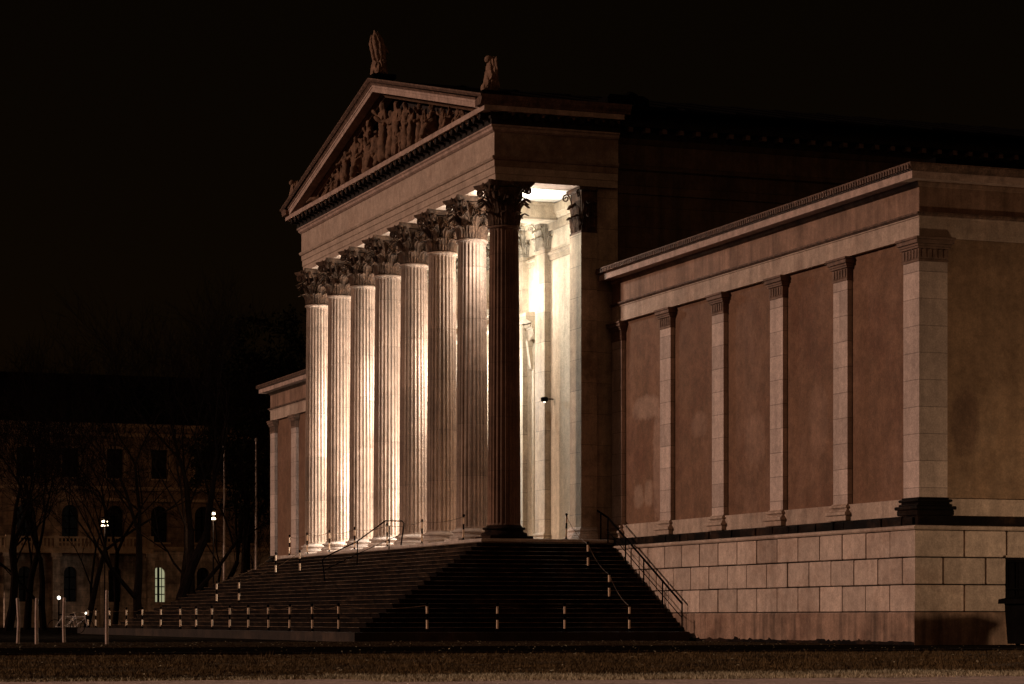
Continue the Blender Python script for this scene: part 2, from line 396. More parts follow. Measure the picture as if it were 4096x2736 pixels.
def leaf(m, ang, r0, z0, h, w, curl, tilt=.08, rfun=None, flat=None):
    """acanthus leaf: ribbed, lobed, tip rolling outwards. flat=(origin, normal, tangent) for pilasters"""
    nu, nv = 6, 8; vs = []; fs = []
    for i in range(nv+1):
        t = i/nv
        out = tilt*t + curl*max(0, t-.55)**2*4.0
        z = z0 + h*(t if t < .82 else .82+.18*math.sin((t-.82)/.18*math.pi)*.55 - (t-.82)*.55)
        hw = w*(.62+.38*math.sin(min(1, t*1.25)*math.pi*.8))*(1 if t < .7 else max(.28, 1-(t-.7)*2.2))
        hw *= 1 + .16*math.sin(t*19)
        for j in range(nu+1):
            s = (j/nu-.5)*2; rr = r0 + out + .035*(1-abs(s)) + .02*math.cos(j*math.pi)
            off = s*hw
            if flat:
                o_, n_, t_ = flat
                p = o_ + n_*(rr) + t_*off; vs.append((p.x, p.y, z + .015*abs(s)))
            else:
                a = ang + off/max(.2, rr); vs.append((rr*math.cos(a), rr*math.sin(a), z + .015*abs(s)))
    c = nu+1
    for i in range(nv):
        for j in range(nu): fs.append((i*c+j, i*c+j+1, (i+1)*c+j+1, (i+1)*c+j))
    k = len(vs)     # thickness: inner skin
    vs2 = []
    for i, (x,y,z) in enumerate(vs):
        if flat: q = flat[1]*-.03; vs2.append((x+q.x, y+q.y, z-.008))
        else:
            l = math.hypot(x,y); vs2.append((x-x/l*.03, y-y/l*.03, z-.008))
    fs2 = [tuple(reversed([q+k for q in f])) for f in fs]
    rim = [j for j in range(c)] + [i*c+nu for i in range(1,nv+1)] + [nv*c+j for j in range(nu-1,-1,-1)] + [i*c for i in range(nv-1,0,-1)]
    rf = [(rim[i], rim[(i+1)%len(rim)], rim[(i+1)%len(rim)]+k, rim[i]+k) for i in range(len(rim))]
    m.add(vs+vs2, fs+fs2+rf)
def spiral(m, base, dirv, z0, z1, R0, rad):
    """stalk rising from base to a volute below the abacus corner"""
    pts = []; n = 8
    for i in range(n):
        t = i/n; d = R0*.55*t**1.6; pts.append(base + dirv*d + Vector((0,0,(z1-z0)*(math.sin(t*math.pi/2)))))
    c = base + dirv*(R0*.55+.02) + Vector((0,0,z1-z0-.13))
    for i in range(16):
        a = math.pi/2 - i/15*math.pi*2.6; rr = .135*(1-i/19)
        pts.append(c + dirv*(rr*math.cos(a)) + Vector((0,0,rr*math.sin(a))))
    rads = [rad*(.55+.45*min(1,i/6)) for i in range(len(pts))]
    m.tube([(p.x,p.y,p.z) for p in pts], rads, n=6)
def capital():
    m = M(); z0 = 14.52
    m.lathe([(.49,z0),(.50,z0+.3),(.515,z0+.8),(.56,z0+1.1),(.66,z0+1.3)], n=32)
    for k in range(8): leaf(m, 2*math.pi*(k+.5)/8, .51, z0, .52, .20, .34)
    for k in range(8): leaf(m, 2*math.pi*k/8, .50, z0+.02, .95, .20, .42, tilt=.10)
    for k in range(8): leaf(m, 2*math.pi*(k+.25)/8, .52, z0+.35, .70, .09, .40, tilt=.12)
    for k in range(8): leaf(m, 2*math.pi*(k+.75)/8, .52, z0+.35, .70, .09, .40, tilt=.12)
    for k in range(4):
        a = math.pi/4+k*math.pi/2
        for da in (-.09,.09):
            d = Vector((math.cos(a), math.sin(a), 0)); s_ = Vector((math.cos(a+da*2.2), math.sin(a+da*2.2), 0))*.52
            spiral(m, s_+Vector((0,0,z0+.70)), (d*1.0 + (d*.98-s_*.6).normalized()*.0).normalized(), z0+.70, z0+1.34, .62, .040)
    for k in range(4):      # inner helices and the flower
        a = k*math.pi/2
        for sg in (-1, 1):
            pts = []
            for i in range(18):
                t = i/17
                if t < .5: aa = a+sg*(.42-.25*t*2); z = z0+.75+.42*t*2; r = .58+.06*t
                else:
                    q = (t-.5)*2; an = math.pi/2+ q*math.pi*1.8; aa = a+sg*(.17-.0*q) - sg*.10*math.cos(an)*(1-q*.6); z = z0+1.10+.09*math.sin(an)*(1-q*.6); r = .64
                pts.append((r*math.cos(aa), r*math.sin(aa), z))
            m.tube(pts, .022, n=5)
        cxx, cyy = .80*math.cos(a), .80*math.sin(a)
        vs = []
        for q in range(8):
            b_ = q*math.pi/4; m.tube([(cxx*.93, cyy*.93, z0+1.42),(cxx+ -math.sin(a)*math.cos(b_)*.09, cyy+math.cos(a)*math.cos(b_)*.09, z0+1.42+.09*math.sin(b_))], [.03,.018], n=4)
    # abacus: concave sides, cut corners
    def ab(sc):
        out = []
        for k in range(4):
            a = k*math.pi/2
            for j in range(9):
                s = (j/8-.5)*2; d = .68+.20*abs(s)**2.0; t = s*.80
                if abs(s) > .99: d = .845; t = s*.78
                x, y = d*sc, t*sc
                out.append((x*math.cos(a)-y*math.sin(a), x*math.sin(a)+y*math.cos(a)))
        return out
    rings = [(.90, z0+1.33), (.95, z0+1.38), (1.0, z0+1.42), (1.03, z0+1.50)]
    vs = []; n = len(ab(1))
    for sc, z in rings: vs += [(x,y,z) for x,y in ab(sc)]
    fs = [(i*n+k, i*n+(k+1)%n, (i+1)*n+(k+1)%n, (i+1)*n+k) for i in range(3) for k in range(n)] + [tuple(range(n-1,-1,-1)), tuple(3*n+k for k in range(n))]
    m.add(vs, fs)
    return m
colx = [-83.75 - 3.407*i for i in range(8)]
YC = 30.6
sh = fluted_shaft().build('column', mt['shaft'], smooth=True); ba = attic_base().build('base', mt['cbase'], smooth=True)
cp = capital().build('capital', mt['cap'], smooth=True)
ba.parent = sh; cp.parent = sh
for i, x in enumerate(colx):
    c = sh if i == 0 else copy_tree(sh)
    c.parent = mus; c.matrix_parent_inverse = MI; c.location = (x, YC, 0)
    c.rotation_euler.z = 0
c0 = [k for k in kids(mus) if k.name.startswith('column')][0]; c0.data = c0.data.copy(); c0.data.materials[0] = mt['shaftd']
tag(c0, 'dark brown corner column at the right end of the row')
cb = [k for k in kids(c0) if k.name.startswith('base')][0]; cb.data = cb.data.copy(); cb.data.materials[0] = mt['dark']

# --- entablature of the portico
pth = [(XR, 34.68), (XR, YF), (XL, YF), (XL, 34.68)]   # outward is to the left of travel -> reverse
pth = pth[::-1]
def sw(prof, path=pth, mm=None):
    mm = mm or M(); mm.sweep(path, prof); return mm
# travel left->front->right: outward must be right of travel; (XL,34.68)->(XL,30)->(XR,30)->(XR,34.68): right of -Y travel is -X : ok
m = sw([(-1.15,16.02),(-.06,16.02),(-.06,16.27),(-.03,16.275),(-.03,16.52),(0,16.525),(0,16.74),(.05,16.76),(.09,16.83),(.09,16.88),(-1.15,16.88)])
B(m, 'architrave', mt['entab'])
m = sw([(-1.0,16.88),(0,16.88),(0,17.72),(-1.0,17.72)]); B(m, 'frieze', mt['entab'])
m = sw([(-1.0,17.72),(.03,17.72),(.10,17.78),(.12,17.86),(.17,17.90),(.17,17.95),(-1.0,17.95)]); B(m, 'frieze_crown', mt['corn'])
m = sw([(-1.0,17.95),(.16,17.95),(.16,18.12),(.22,18.17),(.22,18.36),(-1.0,18.36)]); B(m, 'bed_moulding', mt['modil'])
m = sw([(-1.0,18.36),(.52,18.36),(.52,18.34),(.58,18.34),(.58,18.52),(-1.0,18.55)]); B(m, 'corona', mt['corn'])
# modillions with rosettes between them
def modil(m, x, y, ax, z0=18.14, z1=18.34, p0=.2, p1=.5, w=.09):
    # ax: 0 = front (faces -Y), 1 = right side (faces +X), -1 = left side
    if ax == 0: m.box(x-w, x+w, y-p1, y-p0, z0+.03, z1); m.box(x-w*.7, x+w*.7, y-p1-.015, y-p0, z0-.02, z0+.04)
    else:
        a, b = (x+ax*p0, x+ax*p1); m.box(min(a,b), max(a,b), y-w, y+w, z0+.03, z1)
def rep(src, x, y, rz=0):
    o = src[0] if not src[1] else src[0].copy()
    if src[1]: C.objects.link(o)
    src[1] = True; o.parent = mus; o.matrix_parent_inverse = MI; o.location = (x, y, 0); o.rotation_euler = (0, 0, rz); return o
m = M(); m.box(-.09, .09, -.5, -.2, 18.17, 18.338); m.box(-.065, .065, -.515, -.2, 18.12, 18.168)
md = [m.build('modillion', mt['modil']), False]
m = M(); m.lathe([(.015,18.22),(.055,18.25),(.065,18.29),(.03,18.32)], cx=0, cy=-.42, n=8)
rs = [m.build('rosette', mt['relief']), False]
nfr = 42
for i in range(nfr):
    x = XL+.15+(XR-XL-.3)*i/(nfr-1); rep(md, x, YF)
    if i < nfr-1: rep(rs, x+.3, YF)
for i in range(8):
    y = YF+.25+.57*i; rep(md, XR, y, math.pi/2); rep(md, XL, y, -math.pi/2); rep(rs, XR, y+.28, math.pi/2)
# side gutters (sima)
for sx, X in ((1, XR), (-1, XL)):
    m = M(); pr = [(0,18.53),(.60,18.53),(.62,18.60),(.70,18.70),(.73,18.80),(.73,18.86),(.55,18.86),(0,18.74)]
    for_y = (29.28, 34.9)
    poly = [(X+sx*p, z) for p, z in pr]; m.prism(poly, 'y', *for_y); B(m, 'side_gutter', mt['sima'])
# --- pediment
SL = (22.05-18.86)/13.3
def rake(m, prof, y_back=None):
    """prof: (p, h) h measured below the top line"""
    n = len(prof); vs = []
    for sgn in (-1, 0, 1):
        for p, h in prof:
            hw = 12.55 + max(p, .0)
            x = CX_ + sgn*hw; z = 22.05 - SL*hw*abs(sgn) - h
            vs.append((x, YF-p, z))
    fs = [(i*n+k, i*n+(k+1)%n, (i+1)*n+(k+1)%n, (i+1)*n+k) for i in range(2) for k in range(n)] + [tuple(range(n-1,-1,-1)), tuple(2*n+k for k in range(n))]
    m.add(vs, fs); return m
m = rake(M(), [(.78,.0),(.78,.05),(.72,.12),(.64,.20),(.62,.27),(.0,.27),(.0,.06),(.6,.0)]); B(m, 'raking_gutter', mt['sima'])
m = rake(M(), [(.60,.275),(.60,.36),(.575,.37),(.575,.54),(.0,.54),(.0,.275)]); B(m, 'raking_corona', mt['corn'])
m = rake(M(), [(.20,.545),(.20,.62),(.12,.66),(.06,.72),(-.3,.72),(-.3,.545)]); B(m, 'raking_bed_moulding', mt['relief'])
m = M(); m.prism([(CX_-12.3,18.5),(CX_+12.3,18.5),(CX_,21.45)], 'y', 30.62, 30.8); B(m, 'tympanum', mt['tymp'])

# --- main block behind and its roof
m = M(); m.box(-107.35, -83.95, 34.7, 75, 3.0, 16.0); B(m, 'main_block_wall', mt['attic'])
mb = [(-107.35, 75), (-107.35, 34.72), (-83.95, 34.72), (-83.95, 75)]
for pth_ in ([(-83.95,34.72),(-83.95,75)], [(-107.35,75),(-107.35,34.72)]):
    m = M(); m.sweep(pth_, [(-.8,16.0),(.06,16.0),(.06,16.8),(.14,16.86),(.14,16.95),(.03,16.95),(.03,17.75),(.2,17.95),(-.8,17.95)]); 
    B(m, 'main_block_entablature', mt['attic'])
m = M(); pr = [(-.8,17.95),(.2,17.95),(.2,18.3),(.62,18.3),(.62,18.5),(.75,18.75),(-.8,18.75)]
m.sweep([(-83.95,34.93),(-83.95,75)], pr); B(m, 'main_block_cornice', mt['modil'])
m = M(); m.sweep([(-107.35,75),(-107.35,34.93)], pr); B(m, 'main_block_cornice', mt['modil'])
m = M(); m.box(-83.75, -83.4, -.09, .09, 18.12, 18.3); bk = [m.build('cornice_bracket', mt['pcap']), False]
for i in range(36): rep(bk, 0, 35.3+.66*i)
m = M()
for sg in (-1, 1):
    e = CX_+sg*13.2; vs = [(CX_, 29.3, 22.0), (CX_, 80, 22.0), (e, 80, 18.80), (e, 29.3, 18.80), (CX_, 29.3, 21.9), (CX_, 80, 21.9), (e, 80, 18.70), (e, 29.3, 18.70)]
    m.add(vs, [(0,1,2,3),(7,6,5,4),(0,3,7,4),(1,5,6,2),(2,6,7,3),(0,4,5,1)])
m.prism([(CX_-13,18.7),(CX_+13,18.7),(CX_,21.9)], 'y', 60, 60.3)
for k in range(1, 24): 
    for sg in (-1, 1):
        y = 31+k*2; e = CX_+sg*13.2; m.tube([(CX_,y,22.02),(e,y,18.83)], .03, n=4)
B(m, 'main_roof', mt['roof'])
m = M(); m.bbox(-85.6, -83.4, 34.4, 36.0, 18.6, 19.45, .15); m.lathe([(.25,19.4),(.28,19.6),(.1,19.7)], cx=-84.2, cy=35.6, n=12); B(m, 'roof_vent', mt['roof'])

# --- back wall of the portico with its pilasters, anta walls, ceiling and beams
YB = 33.9
m = M()
dx0, dx1 = -90.95, -88.35     # side door opening behind the second bay (and its mirror), great door in the middle
doors = [(-92.9, -90.75, 10.4), (-97.0, -94.3, 11.0), (2*CX_+90.75, 2*CX_+92.9, 10.4)]
xs = [-107.3]
for a, b, h in sorted(doors): xs += [a, b]
xs.append(-84.0)
for i in range(0, len(xs), 2): m.box(xs[i], xs[i+1], YB, YB+.6, 3.5, 15.1)
for a, b, h in doors: m.box(a, b, YB+.002, YB+.6, h, 15.1)
B(m, 'portico_wall', mt['inner'])
for a, b, h in doors:
    m = M(); m.box(a, b, YB+.35, YB+.45, 3.5, h); 
    mid = (a+b)/2; nr = 5
    d = B(m, 'door', mt['wood'])
    m = M()
    for s0, s1 in ((a+.1, mid-.08), (mid+.08, b-.1)):
        for r in range(nr):
            z0_ = 3.7+(h-3.9)*r/nr; m.bbox(s0+.1, s1-.1, YB+.31, YB+.35, z0_+.08, z0_+(h-3.9)/nr-.08, .015)
    B(m, 'door_panel', mt['wood'], d)
    m = M()      # moulded surround in three bands with a hooded cornice
    for (o, i_, p) in ((1.3,.95,.03),(.95,.60,.05),(.60,.34,.08),(.34,.16,.11),(.16,.0,.14)):
        m.box(a-o, a-i_, YB-p, YB-.001, 3.52, h+min(o,.6)); m.box(b+i_, b+o, YB-p, YB-.001, 3.52, h+min(o,.6)); m.box(a-i_, b+i_, YB-p, YB-.001, h+i_, h+o) if o < .7 else None
    B(m, 'door_surround', mt['inner'])
    m = M(); m.prism([(YB,h+.85),(YB-.10,h+.85),(YB-.12,h+1.25),(YB-.18,h+1.3),(YB-.18,h+1.48),(YB-.24,h+1.52),(YB-.42,h+1.6),(YB-.44,h+1.85),(YB,h+1.9)], 'x', a-1.5, b+1.5)
    for k in range(int((b-a+2.9)/.12)): m.box(a-1.45+.12*k, a-1.45+.12*k+.07, YB-.22, YB-.17, h+1.34, h+1.44)
    for xx in (a-1.2, b+1.0): m.prism([(YB-.03,h-.3),(YB-.10,h-.2),(YB-.24,h+.84),(YB-.03,h+.84)], 'x', xx, xx+.2)
    B(m, 'door_cornice', mt['inpil'])
# string course on the wall
m = M(); xs2 = [-107.3, -84.0]
m.prism([(YB,14.0),(YB-.05,14.0),(YB-.07,14.18),(YB-.13,14.22),(YB-.13,14.32),(YB,14.34)], 'x', -107.28, -84.0); B(m, 'string_course', mt['inpil'])
m = M(); m.prism([(YB+.5,15.1),(YB-.14,15.1),(YB-.14,15.45),(YB-.20,15.47),(YB-.24,15.6),(YB-.30,15.62),(YB-.30,15.95),(YB+.5,15.95)], 'x', -107.3, -84.2)
B(m, 'wall_beam', mt['inpil'])
def pil_cap(m, x0, x1, yf, yb, z0, h, sides=(1,)):
    """carved capital of a pilaster: front face -Y, side faces +-X"""
    cx = (x0+x1)/2; w = x1-x0
    m.box(x0, x1, yf, yb, z0, z0+h-.12)
    m.bbox(x0-.12, x1+.12, yf-.12, yb, z0+h-.14, z0+h, .02); m.box(x0-.03, x1+.03, yf-.03, yb, z0-.04, z0+.03)
    for row, (zz, hh, n, cu) in enumerate(((z0+.02,.42*h,3,.26),(z0+.02,.72*h,2,.32))):
        for k in range(n):
            xx = x0+w*(k+.5)/n if row == 0 else x0+w*(k+1)/(n+1)
            leaf(m, 0, .0, zz, hh, w/n*.46, cu*.7, tilt=.06, flat=(Vector((xx, yf, 0)), Vector((0,-1,0)), Vector((1,0,0))))
    for sx in sides:
        X = x1 if sx > 0 else x0; d = yb-yf; n = max(1, round(d/.34))
        for k in range(n):
            yy = yf+d*(k+.5)/n
            leaf(m, 0, .0, z0+.02, .42*h, d/n*.45, .2, tilt=.06, flat=(Vector((X, yy, 0)), Vector((sx,0,0)), Vector((0,1,0))))
            leaf(m, 0, .0, z0+.3*h, .42*h, d/n*.4, .24, tilt=.06, flat=(Vector((X, yy, 0)), Vector((sx,0,0)), Vector((0,1,0))))
    for sx, X in ((1, x1), (-1, x0)):
        dv = Vector((sx, -1, 0)).normalized()
        spiral(m, Vector((X-sx*.12, yf+.02, z0+.5*h)), dv, z0+.5*h, z0+h-.14, .42, .03)
def pil_base(m, x0, x1, yf, yb, z0, s=1.0, sd=(1,1)):
    for e, a, b in ((.14,0,.12),(.11,.12,.20),(.07,.20,.26),(.04,.26,.31),(.07,.31,.37),(.03,.37,.42)):
        m.bbox(x0-e*s*sd[0], x1+e*s*sd[1], yf-e*s, yb, z0+a*s, z0+b*s-.002, .012)
for i in range(1, 7):
    x = {1:-88.25, 6:2*CX_+88.25}.get(i, colx[i]); x0, x1 = x-.5, x+.5
    m = M(); m.box(x0, x1, YB-.24, YB+.1, 3.5, 14.5); p = B(m, 'wall_pilaster', mt['inpil'])
    m = M(); pil_cap(m, x0, x1, YB-.24, YB+.1, 14.5, 1.1, (1,)); B(m, 'capital', mt['incap'], p)
    m = M(); pil_base(m, x0, x1, YB-.24, YB+.1, 3.502); B(m, 'base', mt['inpil'], p)
# antae at both ends
for sg in (1, -1):
    def mir(m): return m if sg > 0 else m.mirrored(CX_)
    m = M(); m.box(-84.20, XR, 33.27, 33.86, 3.5, 14.42); p = B(mir(m), 'anta_pilaster', mt['inpil'] if sg < 0 else mt['anta'])
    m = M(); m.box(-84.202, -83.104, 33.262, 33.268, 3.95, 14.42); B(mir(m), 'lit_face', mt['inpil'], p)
    m = M(); pil_cap(m, -84.18, -83.12, 33.29, 33.88, 14.42, 1.58, (1,)); B(mir(m), 'capital', mt['cap'], p)
    m = M(); pil_base(m, -84.20, XR, 33.27, 33.86, 3.502, 1.1); B(mir(m), 'base', mt['cbase'], p)
    m = M(); m.box(-84.4, -83.32, 33.86, 34.75, 3.5, 16.02); B(mir(m), 'return_wall', mt['anta'])
m = M(); m.box(-107.2, -84.1, 31.02, 34.0, 16.0, 16.3); B(m, 'ceiling', mt['ceil'])
for i in range(1, 7):
    m = M(); x = colx[i]; m.box(x-.48, x+.48, 31.1, YB+.05, 15.35, 15.995); m.bbox(x-.54, x+.54, 31.1, YB-.31, 15.88, 15.993, .02); B(m, 'cross_beam', mt['inpil'])
# ------------------------------------------------------------------ wings
YW = 34.4; XE = -61.09
pil_r = [-82.13, -77.88, -73.69, -69.44, -65.26, XE]
def wing(mirror):
    T = (lambda m: m.mirrored(CX_)) if mirror else (lambda m: m)
    def BB(m, name, mat, parent=None, **k): return B(T(m), name, mat, parent, **k)
    side = [(-83.0, YW), (XE, YW), (XE, 62)]
    # plinth course
    m = M(); m.sweep([(-83.0, YW), (XE, YW), (XE, 62)], [(-.5,0),(.34,0),(.34,.86),(.30,.90),(-.5,.90)]); BB(m, 'base_course', mt['baseb'])
    rg_ = random.Random(3); poly = [(-75.6, 0)]; xx = -75.6
    while xx < XE+.3: poly.append((xx, .07+abs(rg_.gauss(0,.03))+(.05 if rg_.random() < .1 else 0))); xx += rg_.uniform(.05,.25)
    poly += [(XE+.33, .08), (XE+.33, 0)]
    m = M(); m.prism(poly, 'y', YW-.352, YW-.343); BB(m, 'damp_soil_line', mt['dark'])
    m = M(); m.sweep(side, [(-.5,.905),(.10,.905),(.10,3.14),(-.5,3.14)]); BB(m, 'podium_backing', mt['dark'])
    m = M(); g_ = .016; gv = .028; bh = .745
    for r in range(3):
        z0, z1 = .91+bh*r, .91+bh*(r+1)
        off = 0 if r != 1 else .705
        x = XE+.30
        edges = [x]; xx = x-(1.41 if r != 1 else .70)
        while xx > -83.2: edges.append(xx); xx -= 1.41
        for a, b in zip(edges, edges[1:]):
            jt = lambda q=.007: random.uniform(-q, q); m.bbox(b+(gv+jt() if b > -83 else 0), a-(gv+jt() if a < x-.01 else 0), YW-.30+(random.uniform(0,.016) if a < x-.01 else 0), YW+.2, z0+g_+jt(.005), z1-g_+jt(.005), random.uniform(.012,.022))
        yy = YW-.30; ye = [yy]; y = yy+(1.53 if r != 1 else .87)
        while y < 60: ye.append(y); y += 1.33
        for a, b in zip(ye, ye[1:]):
            if r < 2:
                if a >= 36.9 and b <= 39.7: continue
                if a < 36.95 < b: b = 36.95
                if a < 39.62 < b: a = 39.62
            if a == yy: m.bbox(XE-.2, XE+.302, a+.001, b-gv, z0+g_, z1-g_, .014)
            else: m.bbox(XE-.2, XE+.30, a+gv, b-gv, z0+g_, z1-g_, .014)
    BB(m, 'podium_block_facing', mt['block'])
    m = M(); m.sweep(side, [(-.5,3.15),(.33,3.15),(.36,3.19),(.36,3.25),(.30,3.27),(-.5,3.27)]); BB(m, 'podium_ledge', mt['archi'])
    m = M(); m.sweep(side, [(-.5,3.27),(.10,3.27),(.10,3.54),(-.5,3.54)]); 
    for i in range(38):     # weathered dark blocks of unequal projection on the ledge
        a = -83+i*.575; m.bbox(a+.01, a+.565, YW-.17-random.random()*.06, YW-.05, 3.275, 3.50+random.random()*.03, .02)
    BB(m, 'blackened_coping', mt['dark'])
    # wall base strip and plaster field
    m = M(); m.sweep(side, [(-.6,3.545),(-.02,3.545),(-.02,4.02),(-.6,4.02)]); BB(m, 'wall_base_strip', mt['archi'])
    m = M(); m.sweep(side, [(-.6,4.02),(-.16,4.02),(-.16,11.18),(-.6,11.18)]); BB(m, 'plaster_wall', mt['plaster'])
    m = M(); m.box(XE-.6, XE-.155, YW+.86, 61.9, 4.03, 11.17); BB(m, 'end_wall_plaster', mt['endpl'])
    # pilasters
    for i, xr in enumerate(pil_r):
        x0, x1 = xr-.88, xr; last = i == 5
        yb = YW+.88 if last else YW-.002+.3
        m = M(); m.box(x0, x1, YW, yb, 3.55, 10.55); p = BB(m, 'pilaster', mt['stone'])
        m = M(); sd = (1, 1) if not last else (1, 1)
        e0 = YW+.88+.0 if last else YW+.28
        for e, a, b in ((.02,0,.08),(.02,.08,.36),(.07,.36,.42),(.09,.42,.49),(.14,.49,.60),(.17,.60,.67)):
            m.bbox(x0-e, x1+e, YW-e, e0+(e if last else 0), 10.50+a, 10.50+b-.002, .01)
        for k in range(5):      # reeded neck
            xx = x0+.10+k*.17; m.bbox(xx-.035, xx+.035, YW-.045, YW, 10.60, 10.84, .015)
        if last:
            for k in range(5): yy = YW+.10+k*.17; m.bbox(XE, XE+.045, yy-.035, yy+.035, 10.60, 10.84, .015)
        BB(m, 'capital', mt['pcap'], p)
        m = M()
        for e, a, b in ((.13,0,.16),(.18,.16,.26),(.10,.26,.32),(.05,.32,.37),(.10,.37,.45),(.04,.45,.50)):
            m.bbox(x0-e, x1+e, YW-e, (e0+e) if last else e0, 3.55+a, 3.55+b-.002, .02)
        BB(m, 'base', mt['archi'] if not last else mt['dark'], p)
    # entablature
    m = M(); m.sweep(side, [(-.7,11.18),(.0,11.18),(.0,11.70),(.03,11.71),(.03,11.74),(-.7,11.74)]); BB(m, 'architrave', mt['archi'])
    m = M(); m.sweep(side, [(-.7,11.74),(.03,11.74),(.11,11.79),(.11,11.84),(-.03,11.86),(-.7,11.86)]); BB(m, 'taenia', mt['sima'])
    m = M(); m.sweep(side, [(-.7,11.86),(.0,11.86),(.0,12.54),(.05,12.56),(.09,12.64),(.09,12.68),(-.7,12.68)]); BB(m, 'frieze', mt['frieze'])
    m = M(); m.sweep(side, [(-.7,12.68),(.46,12.68),(.46,12.66),(.50,12.66),(.50,12.86),(-.7,12.86)]); BB(m, 'corona', mt['corn'])
    m = M(); m.sweep(side, [(-.7,12.865),(.52,12.865),(.56,12.93),(.62,13.03),(.62,13.08),(-.7,13.10)])
    x = XE+.5
    for k in range(150):    # small upright leaves carved on the gutter
        a = x-.15*k; m.prism([(a-.045,12.90),(a+.045,12.90),(a+.03,13.04),(a-.03,13.04)], 'y', YW-.64, YW-.5)
    BB(m, 'gutter', mt['sima'])
    # roof: low hipped
    z = 13.06; ov = .3
    x0, x1, y0, y1 = -83.3, XE+ov, YW-ov, 62.3; h = 2.3
    m = M(); m.add([(x0,y0,z),(x1,y0,z),(x1,y1,z),(x0,y1,z),(x0,y0+9,z+1.6),(x1-9,y0+9,z+1.6),(x1-9,y1-9,z+1.6),(x0,y1-9,z+1.6)],
          [(0,1,5,4),(1,2,6,5),(2,3,7,6),(4,5,6,7),(3,0,4,7),(0,3,2,1)]); BB(m, 'roof', mt['roof'])
    m = M(); m.sweep([(-83.0,YW+1.2),(XE-1.2,YW+1.2),(XE-1.2,60)], [(-.3,13.05),(0,13.05),(.0,13.62),(-.3,13.62)]); BB(m, 'roof_parapet', mt['roof'])
wing(False); wing(True)
# gate in the side of the podium
m = M(); m.box(XE+.05, XE+.12, 36.97, 39.6, .02, 2.36); gt = B(m, 'gate', mt['iron'])
m = M()
for k in range(9): m.tube([(XE+.2, 37.1+k*.3, .05), (XE+.2, 37.1+k*.3, 2.32)], .02, n=6)
for z in (.3, 1.55, 2.3): m.box(XE+.17, XE+.23, 36.97, 39.6, z-.02, z+.02)
B(m, 'gate_bar', mt['iron'], gt)
m = M(); m.box(XE+.31, XE+.36, 36.9, 39.7, 2.41, 2.47); B(m, 'gate_lintel', mt['archi'])

# ------------------------------------------------------------------ pediment figures and roof statues
def skin_mesh(name, nodes, edges, mat, parent=None, sub=1, mtx=None, folds=None):
    me = bpy.data.meshes.new(name); me.from_pydata([n[:3] for n in nodes], edges, [])
    o = bpy.data.objects.new(name, me); C.objects.link(o)
    sk = o.modifiers.new('skin', 'SKIN'); sk.use_smooth_shade = True
    if not me.skin_vertices: 
        bpy.context.view_layer.objects.active = o
    for i, n in enumerate(nodes):
        r = n[3]; sv = me.skin_vertices[0].data[i]; sv.radius = r if hasattr(r, '__len__') else (r, r); sv.use_root = i == 0
    ss = o.modifiers.new('sub', 'SUBSURF'); ss.levels = sub; ss.render_levels = sub
    dg = bpy.context.evaluated_depsgraph_get(); ev = o.evaluated_get(dg); m2 = bpy.data.meshes.new_from_object(ev)
    if mtx: m2.transform(mtx)
    o.modifiers.clear(); o.data = m2; m2.name = name; m2.materials.clear(); m2.materials.append(mat)
    m2.update(); ns = [v.normal.copy() for v in m2.vertices]
    if folds:
        for v, nn in zip(m2.vertices, ns):
            a = math.atan2(v.co.y-folds[1], v.co.x-folds[0])
            k = math.sin(9*a+2.5*math.sin(v.co.z*4+folds[0]))*.6 + math.sin(v.co.z*17+5*a)*.4 + math.sin(v.co.x*31+v.co.z*13)*.3
            v.co += nn*(folds[2]*k)
    for p in m2.polygons: p.use_smooth = True
    bpy.data.meshes.remove(me)
    return o
